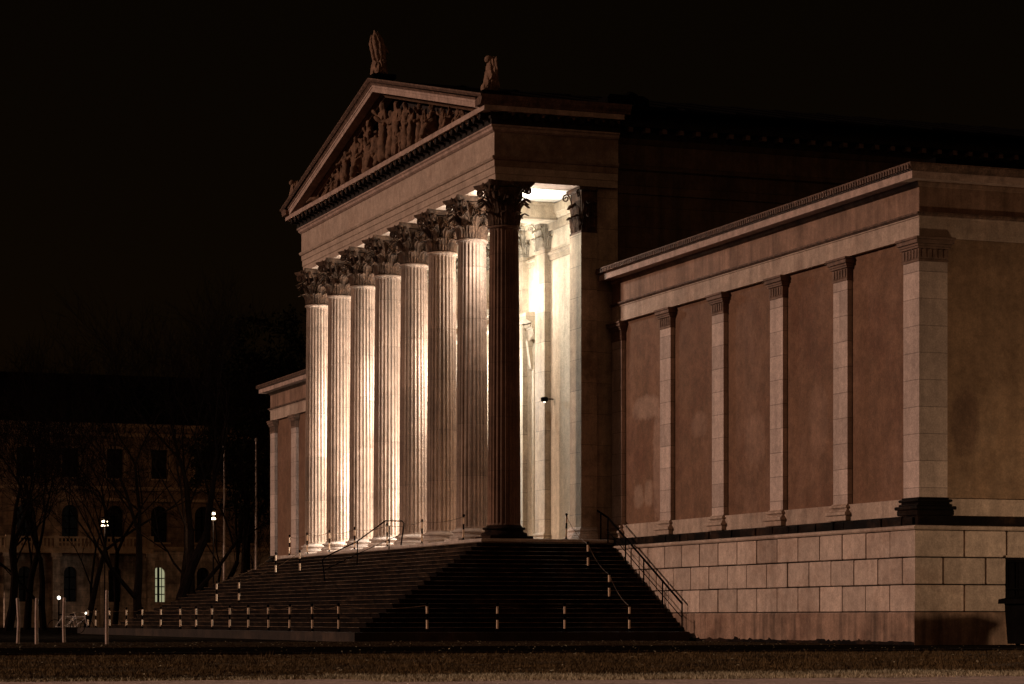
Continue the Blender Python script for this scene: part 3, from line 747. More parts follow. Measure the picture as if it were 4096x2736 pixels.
def figure_nodes(kind, rnd):
    """robed antique figure, 1.8 high, faces -Y"""
    j = lambda a: rnd.uniform(-a, a)
    if kind == 'stand':
        a1, a2 = rnd.choice([(.25,.0),(.45,.35),(.2,-.1),(.5,.1)]), rnd.choice([(.2,.0),(.4,.5),(.25,.05)])
        n = [(0,0,.95,.17),(j(.04),j(.03),.55,(.20,.17)),(j(.05),0,.12,(.25,.20)),(j(.02),0,1.15,.155),(0,-.02,1.38,(.20,.14)),(0,-.02,1.52,.065),(j(.02),-.03,1.66,(.105,.115)),(0,-.03,1.76,.07),
             (.21,0,1.42,.085),(.21+a1[0]*.5,-.06,1.42-.24+a1[1]*.5,.06),(.20+a1[0],-.16,1.15+a1[1],.045),
             (-.21,0,1.42,.085),(-.21-a2[0]*.5,-.05,1.42-.24+a2[1]*.5,.06),(-.20-a2[0],-.14,1.15+a2[1],.045)]
        e = [(0,1),(1,2),(0,3),(3,4),(4,5),(5,6),(6,7),(4,8),(8,9),(9,10),(4,11),(11,12),(12,13)]
    elif kind == 'seat':
        n = [(0,0,.50,.20),(0,.02,.80,.17),(0,0,1.05,(.20,.14)),(0,0,1.18,.065),(0,-.03,1.31,(.105,.115)),(0,-.03,1.42,.07),
             (.14,-.28,.50,.12),(.16,-.36,.12,.13),(-.14,-.28,.50,.12),(-.16,-.34,.12,.13),
             (.22,0,1.08,.08),(.32,-.12,.85,.055),(.25,-.28,.70,.045),(-.22,0,1.08,.08),(-.36,-.08,.95,.055),(-.42,-.1,1.2,.045),(0,.05,.2,.24)]
        e = [(0,1),(1,2),(2,3),(3,4),(4,5),(0,6),(6,7),(0,8),(8,9),(2,10),(10,11),(11,12),(2,13),(13,14),(14,15),(0,16)]
    else:
        n = [(0,0,.20,.18),(.30,0,.42,.16),(.48,0,.62,(.15,.17)),(.54,0,.74,.06),(.56,-.02,.86,.105),(-.35,-.05,.20,.15),(-.75,-.05,.28,.11),(-1.10,-.05,.10,.07),
             (.52,-.18,.58,.07),(.70,-.2,.35,.055),(.78,-.22,.10,.05),(.40,.15,.58,.07),(.15,.1,.50,.05)]
        e = [(0,1),(1,2),(2,3),(3,4),(0,5),(5,6),(6,7),(2,8),(8,9),(9,10),(2,11),(11,12)]
    return n, e
rnd = random.Random(5)
fig = [(-10.7,'lie',1.0),(-9.1,'lie',1.25),(-7.9,'seat',1.15),(-6.9,'seat',1.35),(-5.9,'stand',.86),(-5.2,'stand',1.0),(-4.4,'stand',.9),(-3.7,'stand',1.0),(-2.75,'stand',.92),(-1.95,'stand',1.0),(-1.2,'seat',1.0),(-.1,'stand',1.12),
       (.75,'stand',.85),(1.5,'stand',1.0),(2.1,'seat',.8),(2.9,'stand',1.0),(3.5,'stand',.88),(4.35,'stand',1.0),(5.0,'stand',.85),(5.9,'seat',1.3),(6.8,'stand',.9),(7.4,'stand',.85),(8.0,'seat',1.1),(8.8,'seat',1.0),(9.5,'lie',1.2),(10.7,'lie',1.0),(-8.5,'seat',1.0),(-10.0,'lie',1.1),(-3.2,'seat',.9)]
for dx, kind, k in fig:
    n, e = figure_nodes(kind, rnd)
    avail = (21.50 - SL*abs(dx)) - 18.56
    ht = {'stand':1.84,'seat':1.48,'lie':.98}[kind]
    s = avail/ht*(.94 if kind == 'stand' else .92)*min(1, k)
    if kind == 'seat' and abs(dx) < 3: s *= .72
    fx = min(s, 1.35)*rnd.uniform(.9,1.2) if kind != 'lie' else s*1.05
    mtx = Matrix.Translation((CX_+dx, 29.98+rnd.uniform(-.1,.1), 18.56)) @ Matrix.Rotation(rnd.uniform(-.5,.9), 4, 'Z') @ Matrix.Diagonal((fx*(1 if dx < 0 or kind != 'lie' else -1), min(fx, 1.2), s, 1))
    o = skin_mesh('pediment_figure', n, e, mt['relief'], sub=2, mtx=mtx, folds=(CX_+dx, 30.0, .035)); o.parent = mus; o.matrix_parent_inverse = MI
    if kind == 'stand' and rnd.random() < .6:
        mm = M(); xx = CX_+dx+.45*fx; mm.tube([(xx,29.75,18.57),(xx+rnd.uniform(-.2,.2),29.8,18.57+avail*.8)], .03, n=5)
        mm.prism([(xx-.02,18.9),(xx+.30,18.7),(xx+.22,19.4),(xx+.02,19.3)], 'y', 30.05, 30.15); sp = mm.build('spear_and_shield', mt['relief']); sp.parent = o; sp.matrix_parent_inverse = MI

# phoenix with raised wings on the ridge (faces left in the view = -Y)
X0, Y0 = CX_, 29.75
m = M(); m.bbox(X0-.5, X0+.5, 29.30, 30.25, 21.98, 22.16, .02)
ph = empty('roof_statue', (X0, Y0, 22.0)); tag(ph, 'tall stone winged bird statue standing on the ridge peak of the pediment', 'statue', 'statues on the portico roof')
def PB(m, name, par, mat=None, **k):
    o = m.build(name, mat or mt['statue'], **k); o.parent = par; o.matrix_parent_inverse = Matrix.Translation(-par.location); return o
PB(m, 'plinth', ph, mt['roof'])
def ty_of(px, X):
    t = (px-2048)/FPX; return X*(math.sin(TH)+t*math.cos(TH))/(t*math.sin(TH)-math.cos(TH))
def from_photo(pts, X):       # measured silhouette -> real metres in the plane x = X
    out = []
    for a, b in pts:
        px, py = 1400+a*.2768, 80+b*.2768; y = ty_of(px, X); w = -X*math.cos(TH)+y*math.sin(TH); out.append((y, .72+(2475-py)*w/FPX))
    return out
def sculpt(m, poly, X, thick, seed=0, ridge=.05, f=(16, 5)):
    """a rounded carved solid with the given side outline: bulging, grooved faces on both sides"""
    rg = random.Random(seed); P = []
    for (a, b), (c, d) in zip(poly, poly[1:]+poly[:1]):
        k = max(1, int(math.hypot(c-a, d-b)/.05))
        for q in range(k): P.append((a+(c-a)*q/k+rg.uniform(-.006,.006), b+(d-b)*q/k+rg.uniform(-.006,.006)))
    cy = sum(p[0] for p in P)/len(P); cz = sum(p[1] for p in P)/len(P); n = len(P)
    sc = (1, .97, .88, .74, .56, .36, .15)
    vs = []; fs = []
    for side in (1, -1):
        for k, q in enumerate(sc):
            for y, z in P:
                yy, zz = cy+(y-cy)*q, cz+(z-cz)*q
                g_ = 1+ridge/thick*(math.sin(f[0]*yy*2+f[1]*zz+seed)+.6*math.sin(23*zz+9*yy)) if k else 0
                vs.append((X+side*thick*math.sqrt(max(0, 1-q*q))*g_, yy, zz))
    m_ = len(sc)
    for sd in (0, 1):
        o = sd*m_*n
        for k in range(m_-1):
            for i in range(n): fs.append((o+k*n+i, o+k*n+(i+1)%n, o+(k+1)*n+(i+1)%n, o+(k+1)*n+i))
        fs.append(tuple(o+(m_-1)*n+i for i in range(n)))
    for i in range(n): fs.append((i, (i+1)%n, m_*n+(i+1)%n, m_*n+i))
    m.add(vs, fs)
up = from_photo([(350,145),(332,210),(318,290),(333,360),(352,430),(368,520),(395,590),(440,625),(500,610),(525,560),(520,490),(545,480),(565,492),(545,430),(510,360),(470,270),(430,200),(395,165),(385,205),(370,190)], X0)
lo_ = from_photo([(345,575),(325,640),(315,730),(310,850),(345,850),(400,850),(530,850),(555,850),(552,760),(545,640),(530,540),(480,520),(420,540),(400,600)], X0)
m = M(); sculpt(m, up, X0-.02, .17, 3, .035); PB(m, 'raised_wing', ph)
m = M(); sculpt(m, [(y-.02, z-.10) for y, z in up], X0-.36, .12, 4, .03); PB(m, 'raised_wing', ph)
m = M(); sculpt(m, lo_, X0-.14, .34, 5, .05, (30, 1)); PB(m, 'body', ph)
def griffin(X, Y, label, s=1.0, face=-1):
    t = empty('roof_statue', (X, Y, 18.86)); tag(t, label, 'statue', 'statues on the portico roof')
    m = M(); m.bbox(X-.36, X+.36, Y-.42*s, Y+.62*s, 18.76, 19.0, .02); PB(m, 'plinth', t, mt['roof'])
    prof = from_photo([(2030,485),(1985,497),(1950,530),(1930,610),(1912,700),(1895,790),(1886,865),(1852,900),(1842,1000),(1960,1000),(2118,1000),(2110,910),(2090,860),(2084,750),(2062,640),(2054,520)], -82.6)
    y0 = sum(p[0] for p in prof)/len(prof); z0 = min(p[1] for p in prof)
    prof = [(Y+.02+(y-y0)*s, 18.98+(z-z0)*s) for y, z in prof]
    m = M(); sculpt(m, prof, X, .30*s, 7, .045, (22, 4)); PB(m, 'body', t)
    wg = [(Y+.02+(y-y0)*s*.5+.06, 19.18+(z-z0)*s*.80) for (y, z) in from_photo([(2030,485),(1990,520),(1965,640),(1950,780),(1980,900),(2060,960),(2084,750),(2062,640),(2050,520)], -82.6)]
    for sx in (-1, 1):
        m = M(); sculpt(m, wg, X+sx*.25*s, .09*s, 8, .02, (34, 6)); PB(m, 'wing', t)
    m = M(); m.lathe([(.03,0),(.10,.03),(.13,.10),(.12,.19),(.07,.25),(.02,.27)], n=14)
    m.v = [(X+x*s, Y-.06*s+y*1.15*s, 18.98+(1.02+z)*s) for x, y, z in m.v]; PB(m, 'head', t, smooth=True)
griffin(-82.75, 29.72, 'seated stone griffin statue on the right corner of the portico roof, above the side cornice', 1.0)
griffin(2*CX_+82.75, 29.72, 'seated stone griffin statue at the low left corner of the pediment', .9)

# ------------------------------------------------------------------ steps
st = empty('staircase', (CX_, 26, 0)); tag(st, 'broad dark stone staircase climbing to the columned portico on three sides', 'staircase')
SI = Matrix.Translation((-CX_, -26, 0))
m = M(); m.bbox(-121.6, -75.2, 22.55, 33.9, -.05, .30, .02); o = m.build('plinth_step', mt['kerb']); o.parent = st; o.matrix_parent_inverse = SI
NS = 21; x_in_r, x_in_l, y_in = -82.40, -108.9, 29.30
run = .318; rise = 3.2/NS
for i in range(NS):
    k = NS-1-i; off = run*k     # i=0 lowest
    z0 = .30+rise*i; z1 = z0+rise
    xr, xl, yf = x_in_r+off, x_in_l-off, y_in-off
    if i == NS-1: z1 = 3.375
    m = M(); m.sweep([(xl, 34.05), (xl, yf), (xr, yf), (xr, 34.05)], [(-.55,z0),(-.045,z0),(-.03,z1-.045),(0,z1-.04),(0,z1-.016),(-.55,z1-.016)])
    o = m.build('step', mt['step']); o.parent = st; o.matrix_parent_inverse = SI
    m = M(); m.sweep([(xl, 34.05), (xl, yf), (xr, yf), (xr, 34.05)], [(-.55,z1-.0155),(.002,z1-.0155),(.002,z1-.008),(-.012,z1),(-.55,z1)])  # thin pale strip paints the highlight along the tread edge
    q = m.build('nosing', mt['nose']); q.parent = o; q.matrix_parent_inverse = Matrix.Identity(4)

# ------------------------------------------------------------------ barrier posts, chains, rails
def stair_z(x, y):
    d = max(x - x_in_r, x_in_l - x, y_in - y)
    if d <= 0: return 3.5
    k = math.ceil(d/run - 1e-6); i = NS-1-(k-1) - 1
    return .30+rise*(i+1) if k < NS+.5 and i >= 0 else .30
post = empty('barrier_post', (0,0,0))
tag(post, 'x', 'post', 'banded barrier posts around the steps')
m = M(); m.lathe([(.09,0),(.09,.02),(.032,.035),(.030,.86),(.045,.87),(.045,.90),(.02,.93)], n=12); q = m.build('pole', mt['iron'], smooth=True); q.parent = post
for z in (.10, .58):
    m = M(); m.lathe([(.036,z),(.0365,z+.01),(.0365,z+.27 if z < .3 else z+.22),(.036,z+(.28 if z < .3 else .23))], n=12); q = m.build('reflective_band', mt['band'], smooth=True); q.parent = post
first = [True]
def put_post(x, y, label, tall=False, z=None):
    p = post if first[0] else copy_tree(post)
    first[0] = False
    p.rotation_euler = (random.uniform(-.02,.02), random.uniform(-.025,.025), random.uniform(0, 6))
    p.location = (x, y, (stair_z(x, y) if z is None else z)+.002); p['label'] = label
    if tall: p.scale = (1, 1, 1.05)
    return p
ordn = ['first','second','third','fourth','fifth','sixth','seventh','eighth','ninth','tenth','eleventh','twelfth','thirteenth','fourteenth','fifteenth','sixteenth']
fx_ = [-120.9, -119.0, -115.6, -111.9, -108.5, -104.8, -101.1, -98.3, -95.6, -92.8, -90.0, -87.1, -84.3, -81.4, -78.3]
pts_f = []
for i, x in enumerate(fx_):
    put_post(x, 22.95, f'banded black post, {ordn[i]} from left along the bottom of the front steps', z=.30); pts_f.append((x,22.95,.30))
pts_s = []
for i, y in enumerate([25.1, 27.45, 29.75, 32.0]):
    put_post(-75.75, y, f'banded black post, {ordn[i]} of four at the foot of the right side steps', z=.30); pts_s.append((-75.75,y,.30))
tread = lambda k: (x_in_r + run*(k-.5))
pts_u = [(-76.9, 32.15, None)]
side_line = []
for i, k in enumerate((0, 7, 14)):
    x = -82.75 if k == 0 else tread(k); y = 32.55-.02*k
    put_post(x, y, f'banded black post on the side steps, {["at the top beside the pale pilaster","halfway up the chain line","lowest on the slanting chain line"][i]}')
    side_line.append((x, y, stair_z(x, y)))
side_line.append(pts_s[-1])
top_front = []
for i, x in enumerate((-84.9, -89.6, -93.9, -98.3, -102.0, -105.4, -108.3)):
    put_post(x, 29.48, f'slim black post at the head of the front steps, {ordn[i]} left of corner column'); top_front.append((x,29.48,3.5))
fr_lines = []
for j, (xc, nm) in enumerate(((-99.6, 'right'), (-103.4, 'left'))):
    ln = []
    for i, k in enumerate((6, 14)):
        y = y_in - run*(k-.5); put_post(xc, y, f'banded post on the front steps, {["upper","lower"][i]} of the {nm} pair below the loop handrail'); ln.append((xc, y, stair_z(xc, y)))
    fr_lines.append(ln)
def chain(a, b, label, sag=.10):
    n = 10; pts = []
    for i in range(n+1):
        t = i/n; pts.append((a[0]+(b[0]-a[0])*t, a[1]+(b[1]-a[1])*t, a[2]+(b[2]-a[2])*t+.84-sag*4*t*(1-t)))
    mm = M(); mm.tube(pts, .009, n=5); o = mm.build('barrier_chain', mt['nose']); tag(o, label, 'chain', 'chains between the barrier posts')
for i in range(len(pts_f)-1): chain(pts_f[i], pts_f[i+1], f'sagging chain, {ordn[i]} from the left along the bottom of the front steps')
chain(pts_f[-1], pts_s[0], 'thin sagging chain turning the corner at the foot of the steps')
for i in range(3): chain(pts_s[i], pts_s[i+1], f'sagging chain, {ordn[i]} right of the corner at the foot of the side steps')
for i in range(3): chain(side_line[i], side_line[i+1], f'slanting chain on the side steps, {["top","middle","bottom"][i]} one of three', .16)
for i in range(len(top_front)-1): chain(top_front[i], top_front[i+1], f'thin chain at the head of the front steps, {ordn[i]} leftwards from the corner column')
for j, ln in enumerate(fr_lines): chain(ln[0], ln[1], f'slanting chain between the {["right","left"][j]} pair of posts on the front steps', .16)

# handrails
hr = empty('handrail', (-92, 27, 0)); tag(hr, 'black iron loop handrail descending the front steps before the columns', 'handrail')
def HB(m, name, par, mat=None):
    o = m.build(name, mat or mt['iron'], smooth=True); o.parent = par; o.matrix_parent_inverse = Matrix.Translation(-Vector(par.location)); return o
xh = -92.6
sl_pts = [(xh, y_in-run*(k-.5), stair_z(xh, y_in-run*(k-.5))) for k in (1, 5, 9)]
tp = [(xh, 29.62, 3.52), (xh, 29.75, 4.38), (xh, 29.66, 4.47), (xh, 29.0, 4.47)]
tp += [(xh, sl_pts[1][1], sl_pts[1][2]+.93), (xh, sl_pts[2][1], sl_pts[2][2]+.93), (xh, sl_pts[2][1]-.1, sl_pts[2][2]+.80), (xh, sl_pts[2][1], sl_pts[2][2])]
m = M(); m.tube(tp, .026, n=8); HB(m, 'top_rail', hr)
for p in sl_pts[:2]:
    m = M(); m.tube([p, (p[0], p[1]+.02, p[2]+.93)], .022, n=8); HB(m, 'upright', hr)
m = M(); m.tube([(xh, 29.6, 3.95),(xh, sl_pts[1][1], sl_pts[1][2]+.45),(xh, sl_pts[2][1], sl_pts[2][2]+.45)], .015, n=6); HB(m, 'mid_rail', hr)
wr = empty('handrail', (-79, 34.0, 0)); tag(wr, 'black iron handrail slanting down the pale block wall of the right wing', 'handrail')
yh = 33.93
fx = lambda k: (x_in_r+run*(k-.5))
rp = [(-83.2, yh, 4.55), (-82.35, yh, 4.30)]+[(fx(k), yh, stair_z(fx(k), yh)+.92) for k in (1, 6, 11, 16, 21)]
m = M(); m.tube(rp, .035, n=8); HB(m, 'top_rail', wr)
for k in (0, 1, 6, 11, 16, 21):
    x = -82.9 if k == 0 else fx(k); z = stair_z(x, yh)
    m = M(); m.tube([(x, yh, z), (x, yh, z+(.92 if k else .98))], .028, n=8); HB(m, 'upright', wr)
m = M(); m.tube([(-82.35, yh, 3.85)]+[(fx(k), yh, stair_z(fx(k), yh)+.45) for k in (1, 6, 11, 16, 21)], .016, n=6); HB(m, 'mid_rail', wr)

# ------------------------------------------------------------------ portico lamps
t = empty('wall_lamp', (-87.45, YB-.25, 8.85))
m = M(); m.bbox(-.09, .09, -.22, .0, -.10, .07, .03); m.tube([(0,.24,0),(0,-.02,0)], .025, n=6); q = m.build('housing', mt['iron']); q.parent = t
m = M(); m.lathe([(.02,-.14),(.04,-.13),(.045,-.101)], cx=0, cy=-.11, n=12); q = m.build('lens', mt['dotglow'], smooth=True); q.parent = t
tag(t, 'small black lamp on the pale pilaster seen through the right side opening', 'wall lamp')
LD = {}
for nm, ty, en in (('lantern_light','POINT',2000), ('up_light','SPOT',1300)):
    ld = LD[nm] = bpy.data.lights.new(nm, ty); ld.energy = en; ld.color = (1., .94, .83); ld.shadow_soft_size = .40
    if ty == 'SPOT': ld.spot_size = R(125); ld.spot_blend = 1.
LD['near'] = bpy.data.lights.new('near_light', 'POINT'); LD['near'].energy = 460; LD['near'].color = (1., .94, .83); LD['far_up'] = bpy.data.lights.new('up_light', 'SPOT'); LD['far_up'].energy = 200; LD['far_up'].color = (1., .94, .83); LD['far_up'].spot_size = R(125); LD['far_up'].spot_blend = 1.; LD['far_up'].shadow_soft_size = .15; LD['near'].shadow_soft_size = .15
for i, h in zip(range(0, 7), (14.3, 13.2, 10.4, 6.4, 10.6, 6.4, 10.2)):
    x, y = ((colx[i]+colx[i+1])/2, 32.35 if i == 1 else 32.8) if i else (-85.22, 31.22)  # first-bay lantern is added behind the corner column to brighten the ceiling
    t = empty('hanging_lantern', (x, y, h))
    m = M(); m.tube([(0,0,.30),(0,0,16.0-h)], .012, n=6); q = m.build('rod', mt['iron']); q.parent = t
    m = M(); m.lathe([(.20,.20),(.18,.24),(.05,.32)], n=16); q = m.build('hood', mt['iron']); q.parent = t
    m = M(); m.lathe([(.05,-.14),(.12,-.10),(.15,.05),(.13,.18)], n=16); q = m.build('globe', mt['lampglow'], smooth=True); q.parent = t
    for nm, z in ((('lantern_light' if i > 1 else 'near'), -.4), (('up_light' if i < 2 else 'far_up'), .6)):
        lo = bpy.data.objects.new(nm, LD[nm]); C.objects.link(lo); lo.parent = t; lo.location = (0, 0, z)
        if nm in ('up_light', 'far_up'): lo.rotation_euler = (math.pi, 0, 0)
    tag(t, 'lit lantern hanging on a long rod inside the portico, hidden behind the fluted columns', 'lantern', 'lanterns hanging in the portico')
# ------------------------------------------------------------------ stakes on the verge
for i, (x, wgt, h) in enumerate(((41,73.4,1.32),(84,70.9,1.30),(147,76.5,1.36),(245,70.9,1.52))):
    P = at(x*4096/2347, wgt); m = M()
    lean = random.uniform(-.03,.03)
    m.tube([(0,0,0),(lean*.5,lean,h*.5),(lean,-lean*.6,h-.03),(lean,-lean*.6,h)], [.05,.046,.045,.03], n=9)
    o = m.build('wooden_stake', mt['stake'], smooth=True, loc=(P[0],P[1],.004))
    tag(o, ['pale round stake, leftmost of four on the grass','pale round stake, second from the left on the grass','pale round stake, third from the left, in front of the small white light','tallest pale stake, rightmost of four, beside the first barrier posts'][i], 'stake', 'pale stakes standing on the grass')
# ------------------------------------------------------------------ litter bin / container at right edge
bn = empty('waste_container', (-58.3, 36.85, 0)); tag(bn, 'black waste container with overhanging lid beside the gate at the right edge', 'container')
m = M(); m.prism([(35.90,.05),(37.85,.05),(37.93,1.12),(35.81,1.12)], 'x', -59.0, -57.8); HB(m, 'body', bn, mt['roof'])
m = M(); m.prism([(35.65,1.12),(38.05,1.12),(38.05,1.26),(37.55,1.38),(36.15,1.32),(35.67,1.24)], 'x', -59.08, -57.72); HB(m, 'lid', bn, mt['roof'])
for yy in (36.1, 37.65):
    for xx in (-58.8, -58.0):
        m = M(); 
        m.tube([(xx-.03,yy,.07),(xx+.03,yy,.07)], .066, n=12); HB(m, 'wheel', bn)
m = M()
for k, (dy, dz) in enumerate(((0,.22),(.05,.16),(.09,.12),(.13,.09))): m.bbox(-57.8, -57.775, 36.23+dy, 36.25+dy, dz, dz+.10, .004)
HB(m, 'reflector', bn, mt['band'])

# ------------------------------------------------------------------ old building far left
XB = -205.
ob = empty('arcaded_building', (XB, 45, 0)); tag(ob, 'old three storey stone building with arched windows and balcony behind the bare trees', 'building')
def OB(m, name, mat, par=None, **k):
    o = m.build(name, mat, **k); o.parent = par or ob
    o.matrix_parent_inverse = Matrix.Translation((-XB,-45,0)) if par is None else Matrix.Identity(4); return o
bays = [52.10+3.66*k for k in range(-9, 5)]
y_lo, y_hi = bays[0]-1.81, bays[-1]+1.81
def wall_with_holes(z0, z1, hw, hz0, hz1, arch):
    m = M(); e = y_lo
    for b in bays:
        m.box(XB-.6, XB, e, b-hw, z0, z1); e = b+hw
        m.box(XB-.6, XB-.001, b-hw, b+hw, z0, hz0)
        if not arch: m.box(XB-.6, XB-.001, b-hw, b+hw, hz1, z1)
        else:
            zc = hz1-hw; n = 10
            for sg in (-1, 1):
                poly = [(b+sg*hw, zc), (b+sg*hw, z1), (b, z1)] + [(b+sg*hw*math.sin(math.pi/2*q/n), zc+hw*math.cos(math.pi/2*q/n)) for q in range(n)]
                m.prism(poly, 'x', XB-.6, XB-.001)
    m.box(XB-.6, XB, e, y_hi, z0, z1); return m
OB(wall_with_holes(0, 6.3, .52, 2.1, 4.95, True), 'ground_floor_wall', mt['blow'])
OB(wall_with_holes(6.62, 11.2, .68, 7.0, 9.96, True), 'first_floor_wall', mt['bwall'])
OB(wall_with_holes(11.5, 15.6, .66, 12.2, 14.55, False), 'second_floor_wall', mt['bwall'])
for nm, pr, mat in (('string_course', [(0,6.3),(.16,6.3),(.22,6.45),(.22,6.62),(0,6.62)], mt['btrim']), ('string_course', [(0,11.2),(.12,11.2),(.2,11.35),(.2,11.5),(0,11.5)], mt['btrim']),
                    ('main_cornice', [(-.6,15.6),(.1,15.6),(.16,15.9),(.4,16.0),(.7,16.3),(.75,16.6),(-.6,16.7)], mt['btrim'])):
    m = M(); m.prism([(XB+p, z) for p, z in pr], 'y', y_lo-.2, y_hi+.2); OB(m, nm, mat)
m = M(); m.box(XB-9, XB-.3, y_lo, y_hi, 16.7, 17.6); m.prism([(XB-.3,17.6),(XB-2.2,20.8),(XB-8,21.3),(XB-9,17.6)], 'y', y_lo, y_hi); OB(m, 'roof', mt['roof'])
m = M(); m.box(XB-9, XB-.9, y_lo, y_hi, 0, 16.7); OB(m, 'core', mt['roof'])
for i, b in enumerate(bays):
    for (z0, z1, hw, ar, nm) in ((2.1,4.95,.52,1,'g'),(7.0,9.96,.68,1,'f'),(12.2,14.55,.66,0,'s')):
        lit = nm == 'g' and abs(b-44.8) < 1
        m = M(); hw2 = hw+.02
        m.box(XB-.5, XB-.45, b-hw2, b+hw2, z0, z1); w_ = OB(m, 'window', mt['winglow'] if lit else mt['glass'])
        m = M()
        m.box(XB-.45, XB-.36, b-(.09 if lit else .05), b+(.09 if lit else .05), z0, z1)
        if lit:
            for q in (-.28, .28): m.box(XB-.45, XB-.41, b+q-.03, b+q+.03, z0, z1)
        for q in ((.35,.7) if not lit else (.22,.44,.68)): m.box(XB-.45, XB-.405, b-hw2, b+hw2, z0+(z1-z0)*q-.04, z0+(z1-z0)*q+.04)
        OB(m, 'frame', mt['iron'], w_)
        if nm != 'g':
            m = M(); m.box(XB, XB+.12, b-hw-.25, b+hw+.25, z0-.16, z0-.02)
            OB(m, 'sill', mt['btrim'], w_); m = M()
            if nm == 's': m.box(XB, XB+.10, b-hw-.2, b-hw-.02, z0, z1); m.box(XB, XB+.10, b+hw+.02, b+hw+.2, z0, z1); m.box(XB, XB+.14, b-hw-.25, b+hw+.25, z1+.02, z1+.22)
            else: m.box(XB, XB+.22, b-hw-.35, b+hw+.35, z1+.35, z1+.58)
            OB(m, 'window_surround' if nm == 's' else 'hood_moulding', mt['btrim'], w_)
# entrance porch with balcony
m = M(); m.box(XB, XB+4.2, 20, 43.4, 5.95, 6.35); OB(m, 'balcony_slab', mt['btrim'])
m = M(); m.box(XB+4.0, XB+4.2, 20, 43.4, 7.12, 7.26)
for k in range(78): m.box(XB+4.05, XB+4.15, 20.1+k*.3, 20.22+k*.3, 6.35, 7.12)
for k in range(7): m.bbox(XB+3.92, XB+4.28, 20.2+k*3.8, 20.6+k*3.8, 6.351, 7.34, .02)
OB(m, 'balustrade', mt['btrim'])
for k in range(7):
    y = 20.4+k*3.8; m = M(); m.box(XB+3.8, XB+4.2, y-.3, y+.3, 0, 5.6); m.bbox(XB+3.7, XB+4.3, y-.42, y+.42, 5.6, 5.95, .03); OB(m, 'pillar', mt['blow'])

# ------------------------------------------------------------------ street lamps, flagpoles, bicycles
def street_lamp(px, py, w, label, s=1.0, P=None, z=None, en=260):
    if P is None: P = at(px*4096/2347, w); z = .72+(2475-py*4096/2347)*w/FPX
    t = empty('street_lamp', (P[0], P[1], 0)); tag(t, label, 'street lamp', 'lit street lamps')
    m = M(); m.lathe([(.09,0),(.08,.5),(.05,.6),(.035,z-.3),(.02,z+.25)], n=10); q = m.build('pole', mt['iron'], smooth=True); q.parent = t
    for dz, r in ((-.15, .24), (.13, .20)):
        m = M(); m.lathe([(.05,z+dz-.075),(r*s,z+dz-.06),(r*s,z+dz+.02),(.06,z+dz+.06)], n=16); q = m.build('lit_globe', mt['street'], smooth=True); q.parent = t
    m = M(); m.lathe([(.36*s,z+.30),(.30*s,z+.36),(.05,z+.45)], n=16); q = m.build('lamp_hood', mt['iron']); q.parent = t
    ld = bpy.data.lights.new('street_light', 'POINT'); ld.energy = en; ld.color = (1.,.72,.45); ld.shadow_soft_size = .3
    lo = bpy.data.objects.new('street_light', ld); C.objects.link(lo); lo.parent = t; lo.location = (.5, -.2, z-.4)
street_lamp(240, 1199, 172, 'bright double lit street lamp among the bare trees at far left')
street_lamp(489, 1182, 143, 'smaller street lamp shining through branches left of the flagpoles', .55)
street_lamp(0, 0, 0, 'low street lamp standing beyond the right end wall of the museum, outside the view', .8, (-55.5, 41.5), 3.1, 900)
for (px, py, w, lb) in ((514,1022,152,'thin pale flagpole, the left and shorter of two behind the steps'),(587,1006,152,'thin pale flagpole, the right and taller of two, beside the left wing')):
    P = at(px*4096/2347, w); z = .72+(2475-py*4096/2347)*w/FPX
    t = empty('flagpole', (P[0],P[1],0)); tag(t, lb, 'flagpole', 'bare flagpoles behind the steps')
    m = M(); m.lathe([(.15,0),(.13,.3),(.085,.35),(.065,z*.6),(.045,z-.15)], n=10); q = m.build('pole', mt['stake'], smooth=True); q.parent = t
    m = M(); m.lathe([(.02,z-.16),(.085,z-.08),(.085,z),(.02,z+.08)], n=10); q = m.build('finial', mt['stake'], smooth=True); q.parent = t
def bike(x, y, rz, label, lamp):
    t = empty('bicycle', (x, y, 0), rz); tag(t, label, 'bicycle', 'parked bicycles far left')
    for xx in (-.52, .52):
        m = M(); m.tube([(xx+.33*math.cos(a*math.pi/12), 0, .35+.33*math.sin(a*math.pi/12)) for a in range(25)], .018, n=5, cap=False)
        for a in range(12): m.tube([(xx,0,.35),(xx+.33*math.cos(a*math.pi/6),0,.35+.33*math.sin(a*math.pi/6))], .004, n=3)
        q = m.build('wheel', mt['iron']); q.parent = t
    m = M()
    for a, b in (((-.52,0,.35),(-.1,0,.33)),((-.1,0,.33),(-.2,0,.88)),((-.2,0,.80),(.4,0,.82)),((-.1,0,.33),(.42,0,.75)),((.52,0,.35),(.38,0,.98)),((-.52,0,.35),(-.19,0,.78))): m.tube([a,b], .018, n=6)
    q = m.build('frame', mt['stake']); q.parent = t
    m = M(); m.tube([(.30,-.26,1.02),(.40,-.2,1.02),(.40,.2,1.02),(.30,.26,1.02)], .014, n=6); q = m.build('handlebar', mt['band']); q.parent = t
    m = M(); m.bbox(-.34,-.08,-.08,.08,.88,.95,.03); q = m.build('saddle', mt['iron']); q.parent = t
    if lamp:
        m = M(); m.lathe([(.01,.93),(.05,.96),(.05,1.02),(.01,1.05)], cx=.46, cy=0, n=10); q = m.build('headlight', mt['dotglow'], smooth=True); q.parent = t
P = at(152*1.7452, 118); bike(P[0], P[1], R(75), 'parked bicycle behind the third stake', False)
P = at(176*1.7452, 122); bike(P[0], P[1], R(100), 'parked bicycle with a small lit headlight between the two right stakes', True)
P = at(135*1.7452, 150); z = .72+(2475-1370*1.7452)*150/FPX
t = empty('bollard_lamp', (P[0],P[1],0)); tag(t, 'small white light on a low post near the dark porch at far left', 'lamp')
